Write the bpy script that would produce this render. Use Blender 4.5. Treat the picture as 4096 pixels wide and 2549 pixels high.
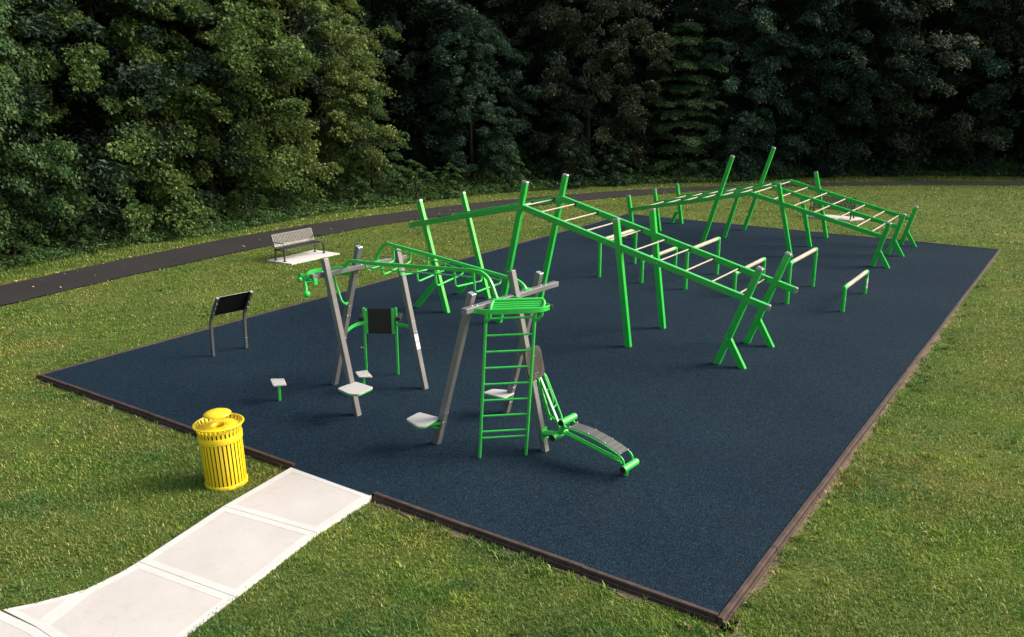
import bpy, math, random
import numpy as np
from mathutils import Vector, Matrix

for o in list(bpy.data.objects):
    bpy.data.objects.remove(o, do_unlink=True)
S = bpy.context.scene
COL = S.collection
rad = math.radians

# ------------------------------------------------------------------ camera
cd = bpy.data.cameras.new("camera")
cam = bpy.data.objects.new("camera", cd)
COL.objects.link(cam)
S.camera = cam
cd.sensor_width = 36.0
cd.lens = 36.0 * 3471.5 / 4096.0
cd.clip_start = 0.1
cd.clip_end = 2000
_p, _r, _y = rad(15.59993), rad(-0.06876), rad(-34.53136)
_fw = Vector((math.sin(_y) * math.cos(_p), math.cos(_y) * math.cos(_p), -math.sin(_p)))
_rt = Vector((math.cos(_y), -math.sin(_y), 0))
_up = _rt.cross(_fw)
_rt, _up = (math.cos(_r) * _rt + math.sin(_r) * _up, -math.sin(_r) * _rt + math.cos(_r) * _up)
M = Matrix((_rt, _up, -_fw)).transposed().to_4x4()
M.translation = Vector((16.41937, -7.77378, 5.5))
cam.matrix_world = M

# ------------------------------------------------------------------ light
SUN_EL, SUN_AZ = 35.0, 48.0          # azimuth measured from +Y towards +X
w = bpy.data.worlds.new("World")
S.world = w
w.use_nodes = True
wn = w.node_tree.nodes
sky = wn.new("ShaderNodeTexSky")
sky.sky_type = 'NISHITA'
sky.sun_disc = False
sky.sun_elevation = rad(SUN_EL)
sky.sun_rotation = rad(SUN_AZ)
sky.air_density = 1.6
sky.dust_density = 6.0
sky.ozone_density = 1.0
wn["Background"].inputs[1].default_value = 0.075
w.node_tree.links.new(sky.outputs[0], wn["Background"].inputs[0])
sd = bpy.data.lights.new("sun", 'SUN')
sd.energy = 1.5
sd.angle = rad(30)
sd.color = (1.0, 0.97, 0.92)
sun = bpy.data.objects.new("sun", sd)
COL.objects.link(sun)
_d = Vector((math.sin(rad(SUN_AZ)) * math.cos(rad(SUN_EL)), math.cos(rad(SUN_AZ)) * math.cos(rad(SUN_EL)), math.sin(rad(SUN_EL))))
sun.rotation_euler = _d.to_track_quat('Z', 'Y').to_euler()
sun.location = (0, 0, 60)
S.view_settings.view_transform = 'Standard'
S.view_settings.look = 'None'
S.view_settings.gamma = 1.0
S.view_settings.exposure = 1.40
S.render.engine = 'CYCLES'
S.cycles.max_bounces = 6
S.cycles.diffuse_bounces = 3
S.cycles.glossy_bounces = 3
S.cycles.transmission_bounces = 3
S.cycles.transparent_max_bounces = 4

# ------------------------------------------------------------------ materials
def new_mat(name):
    m = bpy.data.materials.new(name)
    m.use_nodes = True
    nt = m.node_tree
    return m, nt, nt.nodes["Principled BSDF"]

def node(nt, t, **kw):
    n = nt.nodes.new(t)
    for k, v in kw.items():
        setattr(n, k, v)
    return n

def noise(nt, scale, detail=4, rough=0.55, coord='Object', vec=None):
    n = node(nt, "ShaderNodeTexNoise")
    n.inputs["Scale"].default_value = scale
    n.inputs["Detail"].default_value = detail
    n.inputs["Roughness"].default_value = rough
    if vec is None:
        tc = node(nt, "ShaderNodeTexCoord")
        vec = tc.outputs[coord]
    nt.links.new(vec, n.inputs["Vector"])
    return n

def ramp(nt, src, stops):
    r = node(nt, "ShaderNodeValToRGB")
    el = r.color_ramp.elements
    while len(el) < len(stops):
        el.new(0.5)
    for e, (p, c) in zip(el, stops):
        e.position = p
        e.color = (*c, 1)
    nt.links.new(src, r.inputs[0])
    return r

def mix(nt, fac, a, b, mode='MIX'):
    n = node(nt, "ShaderNodeMixRGB", blend_type=mode)
    for i, v in ((0, fac), (1, a), (2, b)):
        if hasattr(v, "is_linked") or hasattr(v, "links"):
            nt.links.new(v, n.inputs[i])
        elif isinstance(v, (int, float)):
            n.inputs[i].default_value = v
        else:
            n.inputs[i].default_value = (*v, 1)
    return n.outputs[0]

def bump(nt, b, src, strength, dist):
    n = node(nt, "ShaderNodeBump")
    n.inputs["Strength"].default_value = strength
    n.inputs["Distance"].default_value = dist
    nt.links.new(src, n.inputs["Height"])
    nt.links.new(n.outputs[0], b.inputs["Normal"])

def paint(name, c, rough=0.35, metal=0.0, var=0.12, spec=0.5, grain=0.0):
    m, nt, b = new_mat(name)
    n = noise(nt, 2.3, 5, 0.6)
    n2 = noise(nt, 60, 2, 0.5)
    lo = tuple(x * (1 - var) for x in c)
    hi = tuple(min(1, x * (1 + var)) for x in c)
    r = ramp(nt, n.outputs[0], [(0.3, lo), (0.7, hi)])
    col = r.outputs[0]
    if grain:
        r2 = ramp(nt, n2.outputs[0], [(0.35, (1 - grain,) * 3), (0.65, (1, 1, 1))])
        col = mix(nt, 1.0, col, r2.outputs[0], 'MULTIPLY')
    nt.links.new(col, b.inputs["Base Color"])
    rr = ramp(nt, n.outputs[0], [(0.3, (rough * 0.8,) * 3), (0.75, (min(1, rough * 1.25),) * 3)])
    nt.links.new(rr.outputs[0], b.inputs["Roughness"])
    b.inputs["Metallic"].default_value = metal
    b.inputs["Specular IOR Level"].default_value = spec
    bump(nt, b, n2.outputs[0], 0.05, 0.002)
    return m

GREEN = paint("green_paint", (0.030, 0.53, 0.068), 0.20, var=0.08, spec=0.9)
GREEN_TUBE = paint("green_tube_paint", (0.040, 0.54, 0.078), 0.30, var=0.08, spec=0.6)
GREY = paint("grey_paint", (0.185, 0.188, 0.198), 0.40, 0.15, var=0.12)
STEEL = paint("bright_steel", (0.72, 0.72, 0.72), 0.25, 0.9, var=0.05)
CAP = paint("cast_aluminium", (0.50, 0.50, 0.51), 0.30, 0.75, var=0.10)
TAN = paint("tan_sleeve", (0.47, 0.41, 0.32), 0.45, var=0.08)
BLACK = paint("black_plastic", (0.018, 0.017, 0.017), 0.5, var=0.2)
DARKBROWN = paint("dark_flange", (0.045, 0.033, 0.028), 0.45, var=0.2)
BOARDBACK = paint("black_board_back", (0.007, 0.007, 0.008), 0.7, var=0.2, spec=0.15)
BOARD = paint("dark_board_plastic", (0.034, 0.030, 0.028), 0.5, var=0.15)
BLACKMETAL = paint("black_metal", (0.022, 0.022, 0.023), 0.38, var=0.15)
SLATGREY = paint("charcoal_metal_slat", (0.032, 0.031, 0.030), 0.30, var=0.15, spec=0.6)
YELLOW = paint("yellow_paint", (0.90, 0.66, 0.020), 0.38, var=0.05)
LINER = paint("dark_liner", (0.012, 0.007, 0.005), 0.8, var=0.3)
WHITEBOARD = paint("white_step_board", (0.52, 0.50, 0.475), 0.55, var=0.04, grain=0.08)
STICKER = paint("white_sticker", (0.80, 0.80, 0.80), 0.35, var=0.02)
RED = paint("red_print", (0.55, 0.07, 0.03), 0.4)
PANELFACE = paint("white_board_edge", (0.72, 0.70, 0.66), 0.5, var=0.05)
TEXTGREY = paint("grey_print", (0.35, 0.35, 0.36), 0.5)

def mat_perf(name, base, hole, scale):
    """rubber or steel sheet with small dimples"""
    m, nt, b = new_mat(name)
    tc = node(nt, "ShaderNodeTexCoord")
    v = node(nt, "ShaderNodeTexVoronoi")
    v.inputs["Scale"].default_value = scale
    v.inputs["Randomness"].default_value = 0.0
    nt.links.new(tc.outputs["Object"], v.inputs["Vector"])
    r = ramp(nt, v.outputs["Distance"], [(0.30, hole), (0.42, base)])
    nt.links.new(r.outputs[0], b.inputs["Base Color"])
    b.inputs["Roughness"].default_value = 0.45
    bump(nt, b, v.outputs["Distance"], 0.4, 0.004)
    return m
MESHPANEL = mat_perf("black_dimpled_rubber", (0.013, 0.013, 0.015), (0.026, 0.026, 0.029), 42)
DIAMOND = mat_perf("grey_tread_sheet", (0.115, 0.11, 0.105), (0.05, 0.048, 0.046), 34)

def mat_rubber():
    m, nt, b = new_mat("blue_rubber_granules")
    tc = node(nt, "ShaderNodeTexCoord")
    v = node(nt, "ShaderNodeTexVoronoi")
    v.inputs["Scale"].default_value = 105
    nt.links.new(tc.outputs["Object"], v.inputs["Vector"])
    sep = node(nt, "ShaderNodeSeparateColor")
    nt.links.new(v.outputs["Color"], sep.inputs[0])
    r = ramp(nt, sep.outputs[0], [(0.0, (0.0045, 0.011, 0.019)), (0.38, (0.0075, 0.0175, 0.030)), (0.78, (0.0115, 0.027, 0.045)), (0.97, (0.030, 0.058, 0.084))])
    v2 = node(nt, "ShaderNodeTexVoronoi")
    v2.inputs["Scale"].default_value = 24
    nt.links.new(tc.outputs["Object"], v2.inputs["Vector"])
    sep2 = node(nt, "ShaderNodeSeparateColor")
    nt.links.new(v2.outputs["Color"], sep2.inputs[0])
    r2 = ramp(nt, sep2.outputs[1], [(0.0, (0.86, 0.86, 0.87)), (1.0, (1.14, 1.14, 1.13))])
    c = mix(nt, 1.0, r.outputs[0], r2.outputs[0], 'MULTIPLY')
    big = noise(nt, 0.35, 5, 0.6)
    r3 = ramp(nt, big.outputs[0], [(0.3, (0.84, 0.88, 0.90)), (0.7, (1.18, 1.13, 1.08))])
    c = mix(nt, 1.0, c, r3.outputs[0], 'MULTIPLY')
    dust = noise(nt, 0.9, 6, 0.65)
    r4 = ramp(nt, dust.outputs[0], [(0.52, (0, 0, 0)), (0.75, (0.22, 0.22, 0.22))])
    c = mix(nt, r4.outputs[0], c, (0.020, 0.024, 0.028))
    nt.links.new(c, b.inputs["Base Color"])
    b.inputs["Roughness"].default_value = 0.9
    b.inputs["Specular IOR Level"].default_value = 0.07
    bump(nt, b, v.outputs["Distance"], 0.6, 0.006)
    return m
RUBBER = mat_rubber()

def mat_asphalt():
    m, nt, b = new_mat("asphalt")
    n = noise(nt, 90, 3, 0.6)
    big = noise(nt, 0.5, 5, 0.6)
    r = ramp(nt, n.outputs[0], [(0.3, (0.015, 0.0135, 0.0145)), (0.7, (0.036, 0.033, 0.035))])
    r2 = ramp(nt, big.outputs[0], [(0.3, (0.85, 0.85, 0.86)), (0.7, (1.2, 1.18, 1.17))])
    nt.links.new(mix(nt, 1.0, r.outputs[0], r2.outputs[0], 'MULTIPLY'), b.inputs["Base Color"])
    b.inputs["Roughness"].default_value = 0.8
    b.inputs["Specular IOR Level"].default_value = 0.3
    bump(nt, b, n.outputs[0], 0.5, 0.006)
    return m
ASPHALT = mat_asphalt()

def mat_concrete(name, c, broom=True):
    m, nt, b = new_mat(name)
    n = noise(nt, 1.3, 6, 0.65)
    f = noise(nt, 120, 3, 0.6)
    st = noise(nt, 5.0, 6, 0.7)
    r = ramp(nt, n.outputs[0], [(0.25, tuple(x * 0.90 for x in c)), (0.75, tuple(min(1, x * 1.05) for x in c))])
    r2 = ramp(nt, f.outputs[0], [(0.3, (0.88, 0.875, 0.87)), (0.62, (1, 1, 1))])
    r3 = ramp(nt, st.outputs[0], [(0.28, (0.88, 0.86, 0.84)), (0.45, (1, 1, 1))])
    c1 = mix(nt, 1.0, r.outputs[0], r2.outputs[0], 'MULTIPLY')
    c1 = mix(nt, 0.7, c1, r3.outputs[0], 'MULTIPLY')
    nt.links.new(c1, b.inputs["Base Color"])
    b.inputs["Roughness"].default_value = 0.85
    b.inputs["Specular IOR Level"].default_value = 0.2
    bump(nt, b, f.outputs[0], 0.3 if broom else 0.1, 0.004)
    return m
CONC = mat_concrete("broomed_concrete", (0.585, 0.548, 0.522))
CONC_EDGE = mat_concrete("smooth_concrete_border", (0.655, 0.632, 0.61), False)
CONC_DARK = mat_concrete("dark_joint_concrete", (0.20, 0.185, 0.17), False)  # darker concrete for the joint bed

def mat_timber():
    m, nt, b = new_mat("brown_recycled_timber")
    n = noise(nt, 6, 6, 0.7)
    f = noise(nt, 140, 3, 0.6)
    r = ramp(nt, n.outputs[0], [(0.25, (0.030, 0.017, 0.013)), (0.55, (0.070, 0.041, 0.032)), (0.8, (0.125, 0.085, 0.068))])
    r2 = ramp(nt, f.outputs[0], [(0.3, (0.7, 0.7, 0.7)), (0.65, (1.15, 1.15, 1.15))])
    nt.links.new(mix(nt, 1.0, r.outputs[0], r2.outputs[0], 'MULTIPLY'), b.inputs["Base Color"])
    b.inputs["Roughness"].default_value = 0.75
    bump(nt, b, f.outputs[0], 0.3, 0.004)
    return m
TIMBER = mat_timber()

def mat_ground():
    m, nt, b = new_mat("lawn_soil")
    n = noise(nt, 0.45, 6, 0.6)
    f = noise(nt, 26, 5, 0.75)
    r = ramp(nt, n.outputs[0], [(0.30, (0.085, 0.120, 0.026)), (0.5, (0.110, 0.145, 0.034)), (0.72, (0.150, 0.165, 0.050))])
    r2 = ramp(nt, f.outputs[0], [(0.30, (0.55, 0.60, 0.50)), (0.7, (1.25, 1.2, 1.1))])
    c = mix(nt, 1.0, r.outputs[0], r2.outputs[0], 'MULTIPLY')
    d = noise(nt, 1.7, 5, 0.7)
    r3 = ramp(nt, d.outputs[0], [(0.66, (0, 0, 0)), (0.76, (0.75, 0.75, 0.75))])
    c = mix(nt, r3.outputs[0], c, (0.16, 0.11, 0.065))
    nt.links.new(c, b.inputs["Base Color"])
    b.inputs["Roughness"].default_value = 0.95
    b.inputs["Specular IOR Level"].default_value = 0.1
    bump(nt, b, f.outputs[0], 0.8, 0.03)
    return m
GROUND = mat_ground()

def mat_soil():
    m, nt, b = new_mat("forest_litter")
    f = noise(nt, 9, 6, 0.75)
    r = ramp(nt, f.outputs[0], [(0.3, (0.010, 0.008, 0.005)), (0.7, (0.045, 0.032, 0.020))])
    nt.links.new(r.outputs[0], b.inputs["Base Color"])
    b.inputs["Roughness"].default_value = 0.95
    return m
SOIL = mat_soil()

def mat_sand():
    m, nt, b = new_mat("sandy_soil")
    f = noise(nt, 30, 6, 0.75)
    r = ramp(nt, f.outputs[0], [(0.3, (0.10, 0.070, 0.042)), (0.7, (0.26, 0.185, 0.115))])
    nt.links.new(r.outputs[0], b.inputs["Base Color"])
    b.inputs["Roughness"].default_value = 0.95
    bump(nt, b, f.outputs[0], 0.6, 0.02)
    return m
SAND = mat_sand()

def mat_blade():
    m, nt, b = new_mat("grass_blade")
    g = node(nt, "ShaderNodeNewGeometry")
    r = ramp(nt, g.outputs["Random Per Island"], [(0.0, (0.072, 0.145, 0.022)), (0.40, (0.142, 0.232, 0.042)), (0.78, (0.220, 0.300, 0.068)), (0.94, (0.34, 0.35, 0.13)), (1.0, (0.60, 0.55, 0.36))])
    n = noise(nt, 0.38, 5, 0.6)
    r2 = ramp(nt, n.outputs[0], [(0.28, (0.62, 0.78, 0.70)), (0.5, (1, 1, 1)), (0.74, (1.32, 1.10, 1.08))])
    c = mix(nt, 1.0, r.outputs[0], r2.outputs[0], 'MULTIPLY')
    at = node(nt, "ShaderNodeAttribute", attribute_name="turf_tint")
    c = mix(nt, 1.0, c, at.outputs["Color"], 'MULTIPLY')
    n3 = noise(nt, 2.6, 4, 0.6)
    r3 = ramp(nt, n3.outputs[0], [(0.32, (0.72, 0.85, 0.72)), (0.6, (1.12, 1.06, 1.05))])
    c = mix(nt, 1.0, c, r3.outputs[0], 'MULTIPLY')
    nt.links.new(c, b.inputs["Base Color"])
    b.inputs["Roughness"].default_value = 0.6
    b.inputs["Specular IOR Level"].default_value = 0.25
    t = node(nt, "ShaderNodeBsdfTranslucent")
    nt.links.new(c, t.inputs[0])
    ms = node(nt, "ShaderNodeMixShader")
    ms.inputs[0].default_value = 0.30
    nt.links.new(b.outputs[0], ms.inputs[1])
    nt.links.new(t.outputs[0], ms.inputs[2])
    nt.links.new(ms.outputs[0], nt.nodes["Material Output"].inputs[0])
    return m
BLADE = mat_blade()

def mat_leaf(name, dark, mid, light, trans=0.3):
    m, nt, b = new_mat(name)
    g = node(nt, "ShaderNodeNewGeometry")
    r = ramp(nt, g.outputs["Random Per Island"], [(0.0, dark), (0.5, mid), (0.93, light), (1.0, tuple(min(1, x * 1.5 + 0.02) for x in light))])
    n = noise(nt, 0.55, 4, 0.6)
    r2 = ramp(nt, n.outputs[0], [(0.3, (0.70, 0.78, 0.75)), (0.7, (1.25, 1.15, 1.0))])
    c = mix(nt, 1.0, r.outputs[0], r2.outputs[0], 'MULTIPLY')
    nt.links.new(c, b.inputs["Base Color"])
    b.inputs["Roughness"].default_value = 0.48
    b.inputs["Specular IOR Level"].default_value = 0.16
    t = node(nt, "ShaderNodeBsdfTranslucent")
    nt.links.new(c, t.inputs[0])
    ms = node(nt, "ShaderNodeMixShader")
    ms.inputs[0].default_value = trans
    nt.links.new(b.outputs[0], ms.inputs[1])
    nt.links.new(t.outputs[0], ms.inputs[2])
    nt.links.new(ms.outputs[0], nt.nodes["Material Output"].inputs[0])
    return m
LEAF_YEL = mat_leaf("maple_leaf_yellow_green", (0.0414, 0.0877, 0.0259), (0.0874, 0.1611, 0.0483), (0.1840, 0.2547, 0.0862), 0.40)
LEAF_BRIGHT = mat_leaf("bright_maple_leaf", (0.0560, 0.0981, 0.0302), (0.1176, 0.1846, 0.0571), (0.2352, 0.2826, 0.1008), 0.40)
LEAF_MID = mat_leaf("maple_leaf_mid_green", (0.0252, 0.0634, 0.0235), (0.0532, 0.1154, 0.0412), (0.1120, 0.1846, 0.0706), 0.34)
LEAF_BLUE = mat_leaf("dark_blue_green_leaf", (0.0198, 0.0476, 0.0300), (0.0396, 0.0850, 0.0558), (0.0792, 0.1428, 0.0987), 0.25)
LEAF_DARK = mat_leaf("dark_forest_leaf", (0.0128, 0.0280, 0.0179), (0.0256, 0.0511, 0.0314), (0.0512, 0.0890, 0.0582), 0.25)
LEAF_LAYER = mat_leaf("soft_layered_leaf", (0.0338, 0.0723, 0.0312), (0.0702, 0.1312, 0.0562), (0.1235, 0.2009, 0.0905), 0.3)
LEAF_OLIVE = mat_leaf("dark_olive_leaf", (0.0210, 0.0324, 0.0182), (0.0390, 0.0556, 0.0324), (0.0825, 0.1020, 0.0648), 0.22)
LEAF_UNDER = mat_leaf("undergrowth_leaf", (0.0325, 0.0798, 0.0248), (0.0650, 0.1391, 0.0440), (0.1313, 0.2189, 0.0798), 0.34)

def mat_bark():
    m, nt, b = new_mat("bark")
    f = noise(nt, 14, 6, 0.75)
    r = ramp(nt, f.outputs[0], [(0.3, (0.012, 0.010, 0.008)), (0.7, (0.050, 0.042, 0.034))])
    nt.links.new(r.outputs[0], b.inputs["Base Color"])
    b.inputs["Roughness"].default_value = 0.9
    bump(nt, b, f.outputs[0], 0.8, 0.03)
    return m
BARK = mat_bark()
DEADLEAF = paint("fallen_leaf_tan", (0.42, 0.26, 0.13), 0.7, var=0.4)
DEADLEAF2 = paint("fallen_leaf_orange", (0.38, 0.12, 0.03), 0.7, var=0.4)

# ------------------------------------------------------------------ mesh builder
class MB:
    def __init__(self):
        self.v, self.f, self.s, self.m = [], [], [], []

    def add(self, verts, faces, smooth=False, mi=0):
        o = len(self.v)
        self.v += [tuple(p) for p in verts]
        for f in faces:
            self.f.append([i + o for i in f])
            self.s.append(smooth)
            self.m.append(mi)

    def box(self, c, ax, ay, az, mi=0, bev=0.0):
        """box centred at c with full-size axis vectors ax, ay, az"""
        c, ax, ay, az = Vector(c), Vector(ax), Vector(ay), Vector(az)
        lx, ly = ax.length, ay.length
        b = bev if bev else min(lx, ly, az.length) * 0.04
        ux, uy = ax.normalized(), ay.normalized()
        hx, hy = lx / 2, ly / 2
        prof = [(-hx + b, -hy), (hx - b, -hy), (hx, -hy + b), (hx, hy - b), (hx - b, hy), (-hx + b, hy), (-hx, hy - b), (-hx, -hy + b)]
        h = az.length / 2
        uz = az.normalized()
        rings = []
        for zz, sc in ((-h, b), (-h + b, 0), (h - b, 0), (h, b)):
            fx, fy = (hx - sc) / hx, (hy - sc) / hy
            rings.append([c + ux * x * fx + uy * y * fy + uz * zz for x, y in prof])
        vs = [p for r in rings for p in r]
        fs = [list(range(7, -1, -1)), list(range(24, 32))]
        for k in range(3):
            for i in range(8):
                j = (i + 1) % 8
                fs.append([k * 8 + i, k * 8 + j, k * 8 + 8 + j, k * 8 + 8 + i])
        if ux.cross(uy).dot(uz) < 0:
            fs = [f[::-1] for f in fs]
        self.add(vs, fs, False, mi)

    def bar(self, p0, p1, wdir, ww, dd, mi=0, bev=0.006, ext0=0.0, ext1=0.0):
        """rectangular bar from p0 to p1; ww along wdir, dd across"""
        p0, p1, wdir = Vector(p0), Vector(p1), Vector(wdir)
        a = (p1 - p0).normalized()
        p0 = p0 - a * ext0
        p1 = p1 + a * ext1
        u = (wdir - a * wdir.dot(a)).normalized()
        v = a.cross(u)
        self.box((p0 + p1) / 2, u * ww, v * dd, p1 - p0, mi, bev)

    def sweep(self, pts, prof, up, mi=0, smooth=False, caps=True, capmi=None):
        """sweep a 2-D profile (a along side, b along up) over a polyline with mitred joints"""
        pts = [Vector(p) for p in pts]
        up = Vector(up)
        n = len(prof)
        rings = []
        for i, p in enumerate(pts):
            d0 = (p - pts[i - 1]).normalized() if i > 0 else None
            d1 = (pts[i + 1] - p).normalized() if i < len(pts) - 1 else None
            t = d0 if d1 is None else d1 if d0 is None else (d0 + d1).normalized()
            ref = d1 if d0 is None else d0
            side = ref.cross(up).normalized()
            if d0 is not None and d1 is not None:
                s1 = d1.cross(up).normalized()
                side = (side + s1).normalized()
            u = side.cross(t).normalized()
            k = 1.0 / max(0.4, t.dot(ref))
            rings.append([p + side * a + u * b * k for a, b in prof])
        vs = [q for r in rings for q in r]
        fs = []
        for i in range(len(pts) - 1):
            for j in range(n):
                k = (j + 1) % n
                fs.append([i * n + j, i * n + k, (i + 1) * n + k, (i + 1) * n + j])
        self.add(vs, fs, smooth, mi)
        if caps:
            cm = mi if capmi is None else capmi
            self.add(rings[0], [list(range(n - 1, -1, -1))], False, cm)
            self.add(rings[-1], [list(range(n))], False, cm)

    def tube(self, pts, r, seg=10, mi=0, caps=True, capmi=None, closed=False):
        pts = [Vector(p) for p in pts]
        n = len(pts)
        rr = r if isinstance(r, (list, tuple)) else [r] * n
        tang = []
        for i in range(n):
            a = pts[(i - 1) % n] if (closed or i > 0) else pts[i]
            b = pts[(i + 1) % n] if (closed or i < n - 1) else pts[i]
            tang.append((b - a).normalized())
        t = tang[0]
        u = t.cross(Vector((0, 0, 1)))
        if u.length < 0.1:
            u = t.cross(Vector((1, 0, 0)))
        u.normalize()
        rings = []
        for i in range(n):
            t = tang[i]
            u = (u - t * u.dot(t)).normalized()
            v = t.cross(u)
            rings.append([pts[i] + (u * math.cos(2 * math.pi * k / seg) + v * math.sin(2 * math.pi * k / seg)) * rr[i] for k in range(seg)])
        vs = [q for g in rings for q in g]
        fs = []
        last = n if closed else n - 1
        for i in range(last):
            i2 = (i + 1) % n
            for j in range(seg):
                k = (j + 1) % seg
                fs.append([i * seg + j, i * seg + k, i2 * seg + k, i2 * seg + j])
        self.add(vs, fs, True, mi)
        if caps and not closed:
            cm = mi if capmi is None else capmi
            self.add(rings[0], [list(range(seg - 1, -1, -1))], False, cm)
            self.add(rings[-1], [list(range(seg))], False, cm)

    def lathe(self, c, prof, seg=24, mi=0, axis=(0, 0, 1), smooth=True, ref=(1, 0, 0)):
        c, ax = Vector(c), Vector(axis).normalized()
        u = Vector(ref)
        u = (u - ax * u.dot(ax)).normalized()
        v = ax.cross(u)
        vs, fs = [], []
        for r, z in prof:
            for k in range(seg):
                a = 2 * math.pi * k / seg
                vs.append(c + ax * z + (u * math.cos(a) + v * math.sin(a)) * r)
        for i in range(len(prof) - 1):
            for j in range(seg):
                k = (j + 1) % seg
                fs.append([i * seg + j, i * seg + k, (i + 1) * seg + k, (i + 1) * seg + j])
        self.add(vs, fs, smooth, mi)

    def ball(self, c, r, mi=0, seg=14):
        prof = [(max(1e-4, r * math.sin(math.pi * i / 10)), -r * math.cos(math.pi * i / 10)) for i in range(11)]
        self.lathe(c, prof, seg, mi)

    def bolt(self, p, nrm, r=0.011, mi=0):
        nrm = Vector(nrm).normalized()
        self.lathe(Vector(p), [(r, 0), (r * 0.9, r * 0.55), (r * 0.45, r * 0.8), (0.0005, r * 0.85)], 8, mi, nrm, True, (0.3, 0.2, 0.9) if abs(nrm.z) < 0.9 else (1, 0, 0))

    def prism(self, poly, z0, z1, mi=0, topmi=None, rnd=0.0):
        n = len(poly)
        if rnd:
            zc = z1 - rnd
            cx = sum(p[0] for p in poly) / n
            cy = sum(p[1] for p in poly) / n
            def ins(p):
                d = Vector((cx - p[0], cy - p[1]))
                d = d.normalized() * rnd
                return (p[0] + d.x, p[1] + d.y)
            top = [ins(p) for p in poly]
            vs = [(x, y, z0) for x, y in poly] + [(x, y, zc) for x, y in poly] + [(x, y, z1) for x, y in top]
            fs = [list(range(n - 1, -1, -1))]
            for L in range(2):
                for i in range(n):
                    j = (i + 1) % n
                    fs.append([L * n + i, L * n + j, L * n + n + j, L * n + n + i])
            self.add(vs, fs, False, mi)
            self.add(vs[2 * n:], [list(range(n))], False, mi if topmi is None else topmi)
        else:
            vs = [(x, y, z0) for x, y in poly] + [(x, y, z1) for x, y in poly]
            fs = [list(range(n - 1, -1, -1))]
            for i in range(n):
                j = (i + 1) % n
                fs.append([i, j, n + j, n + i])
            self.add(vs, fs, False, mi)
            self.add(vs[n:], [list(range(n))], False, mi if topmi is None else topmi)

    def build(self, name, mats, parent=None):
        me = bpy.data.meshes.new(name)
        if not isinstance(mats, (list, tuple)):
            mats = [mats]
        loc = Vector((0, 0, 0))
        if parent is not None:
            loc = ORIGIN.get(parent.name, loc)
        me.from_pydata([(p[0] - loc.x, p[1] - loc.y, p[2] - loc.z) for p in self.v], [], self.f)
        for m in mats:
            me.materials.append(m)
        me.polygons.foreach_set("use_smooth", self.s)
        me.polygons.foreach_set("material_index", self.m)
        me.update()
        o = bpy.data.objects.new(name, me)
        COL.objects.link(o)
        if parent is not None:
            o.parent = parent
            ORIGIN[o.name] = loc
        return o

ORIGIN = {}

def tag(o, label=None, cat=None, group=None, kind=None):
    if label:
        o["label"] = label
    if cat:
        o["category"] = cat
    if group:
        o["group"] = group
    if kind:
        o["kind"] = kind
    return o

def empty(name, loc, label, cat, group=None):
    o = bpy.data.objects.new(name, None)
    COL.objects.link(o)
    o.location = loc
    o.empty_display_size = 0.2
    ORIGIN[o.name] = Vector(loc)
    return tag(o, label, cat, group)

def kids(o):
    return [c for c in bpy.data.objects if c.parent == o]

def copy_tree(o, children, parent=None):
    c = o.copy()
    COL.objects.link(c)
    if parent is not None:
        c.parent = parent
    for ch in children.get(o.name, []):
        copy_tree(ch, children, c)
    return c

def child_map():
    d = {}
    for o in bpy.data.objects:
        if o.parent:
            d.setdefault(o.parent.name, []).append(o)
    return d

def arc(p0, p1, p2, n=8):
    """quadratic curve through control p1"""
    p0, p1, p2 = Vector(p0), Vector(p1), Vector(p2)
    return [p0 * (1 - t) ** 2 + p1 * 2 * t * (1 - t) + p2 * t * t for t in [i / n for i in range(n + 1)]]

def smooth_path(pts, n=6):
    """Catmull-Rom through the points"""
    P = [Vector(p) for p in pts]
    P = [P[0] * 2 - P[1]] + P + [P[-1] * 2 - P[-2]]
    out = []
    for i in range(1, len(P) - 2):
        for k in range(n):
            t = k / n
            a, b, c, d = P[i - 1], P[i], P[i + 1], P[i + 2]
            out.append(0.5 * ((2 * b) + (c - a) * t + (2 * a - 5 * b + 4 * c - d) * t * t + (3 * b - a - 3 * c + d) * t ** 3))
    out.append(P[-2])
    return out

def rect_prof(w_, h_, b=0.006):
    x, y = w_ / 2, h_ / 2
    return [(-x + b, -y), (x - b, -y), (x, -y + b), (x, y - b), (x - b, y), (-x + b, y), (-x, y - b), (-x, -y + b)]

PW, PL = 13.773, 24.427            # outer size of the timber edging

# ------------------------------------------------------------------ setting
def gz(x, y):
    t = min(1.0, max(0.0, (y - 0.5) / 12.0))
    t = t * t * (3 - 2 * t)
    return -0.085 + 0.060 * t

NEAR_EDGE = [(-5.2, -20), (-5.7, -4), (-6.18, 2.33), (-6.5, 5.9), (-6.7, 11.4), (-6.41, 17.6), (-4.95, 22.2), (-3.67, 26.5), (-1.9, 30.6), (1.4, 36.2), (6.1, 40.4), (12.7, 44.9), (24, 51.5), (60, 70)]
FAR_EDGE = [(-7.4, -20), (-8.0, -4), (-8.45, 3.4), (-8.81, 8.1), (-8.88, 14.2), (-8.06, 19.5), (-6.65, 24.6), (-4.91, 28.6), (-2.75, 32.4), (1.65, 38.0), (5.7, 41.9), (12.5, 46.7), (23.5, 53.3), (59, 72)]
TREE_LINE = [(-11.6, -25), (-12.5, -6), (-12.16, 1.35), (-11.37, 3.53), (-11.11, 5.53), (-11.54, 7.59), (-11.25, 9.87), (-10.81, 11.91), (-11.08, 17.13), (-10.13, 22.41), (-9.46, 26.07), (-6.77, 31.37), (-3.82, 35.75), (-1.65, 37.77), (2.95, 44.11), (9.23, 48.77), (12.74, 50.91), (17.63, 53.15), (30, 60), (60, 78)]

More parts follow.
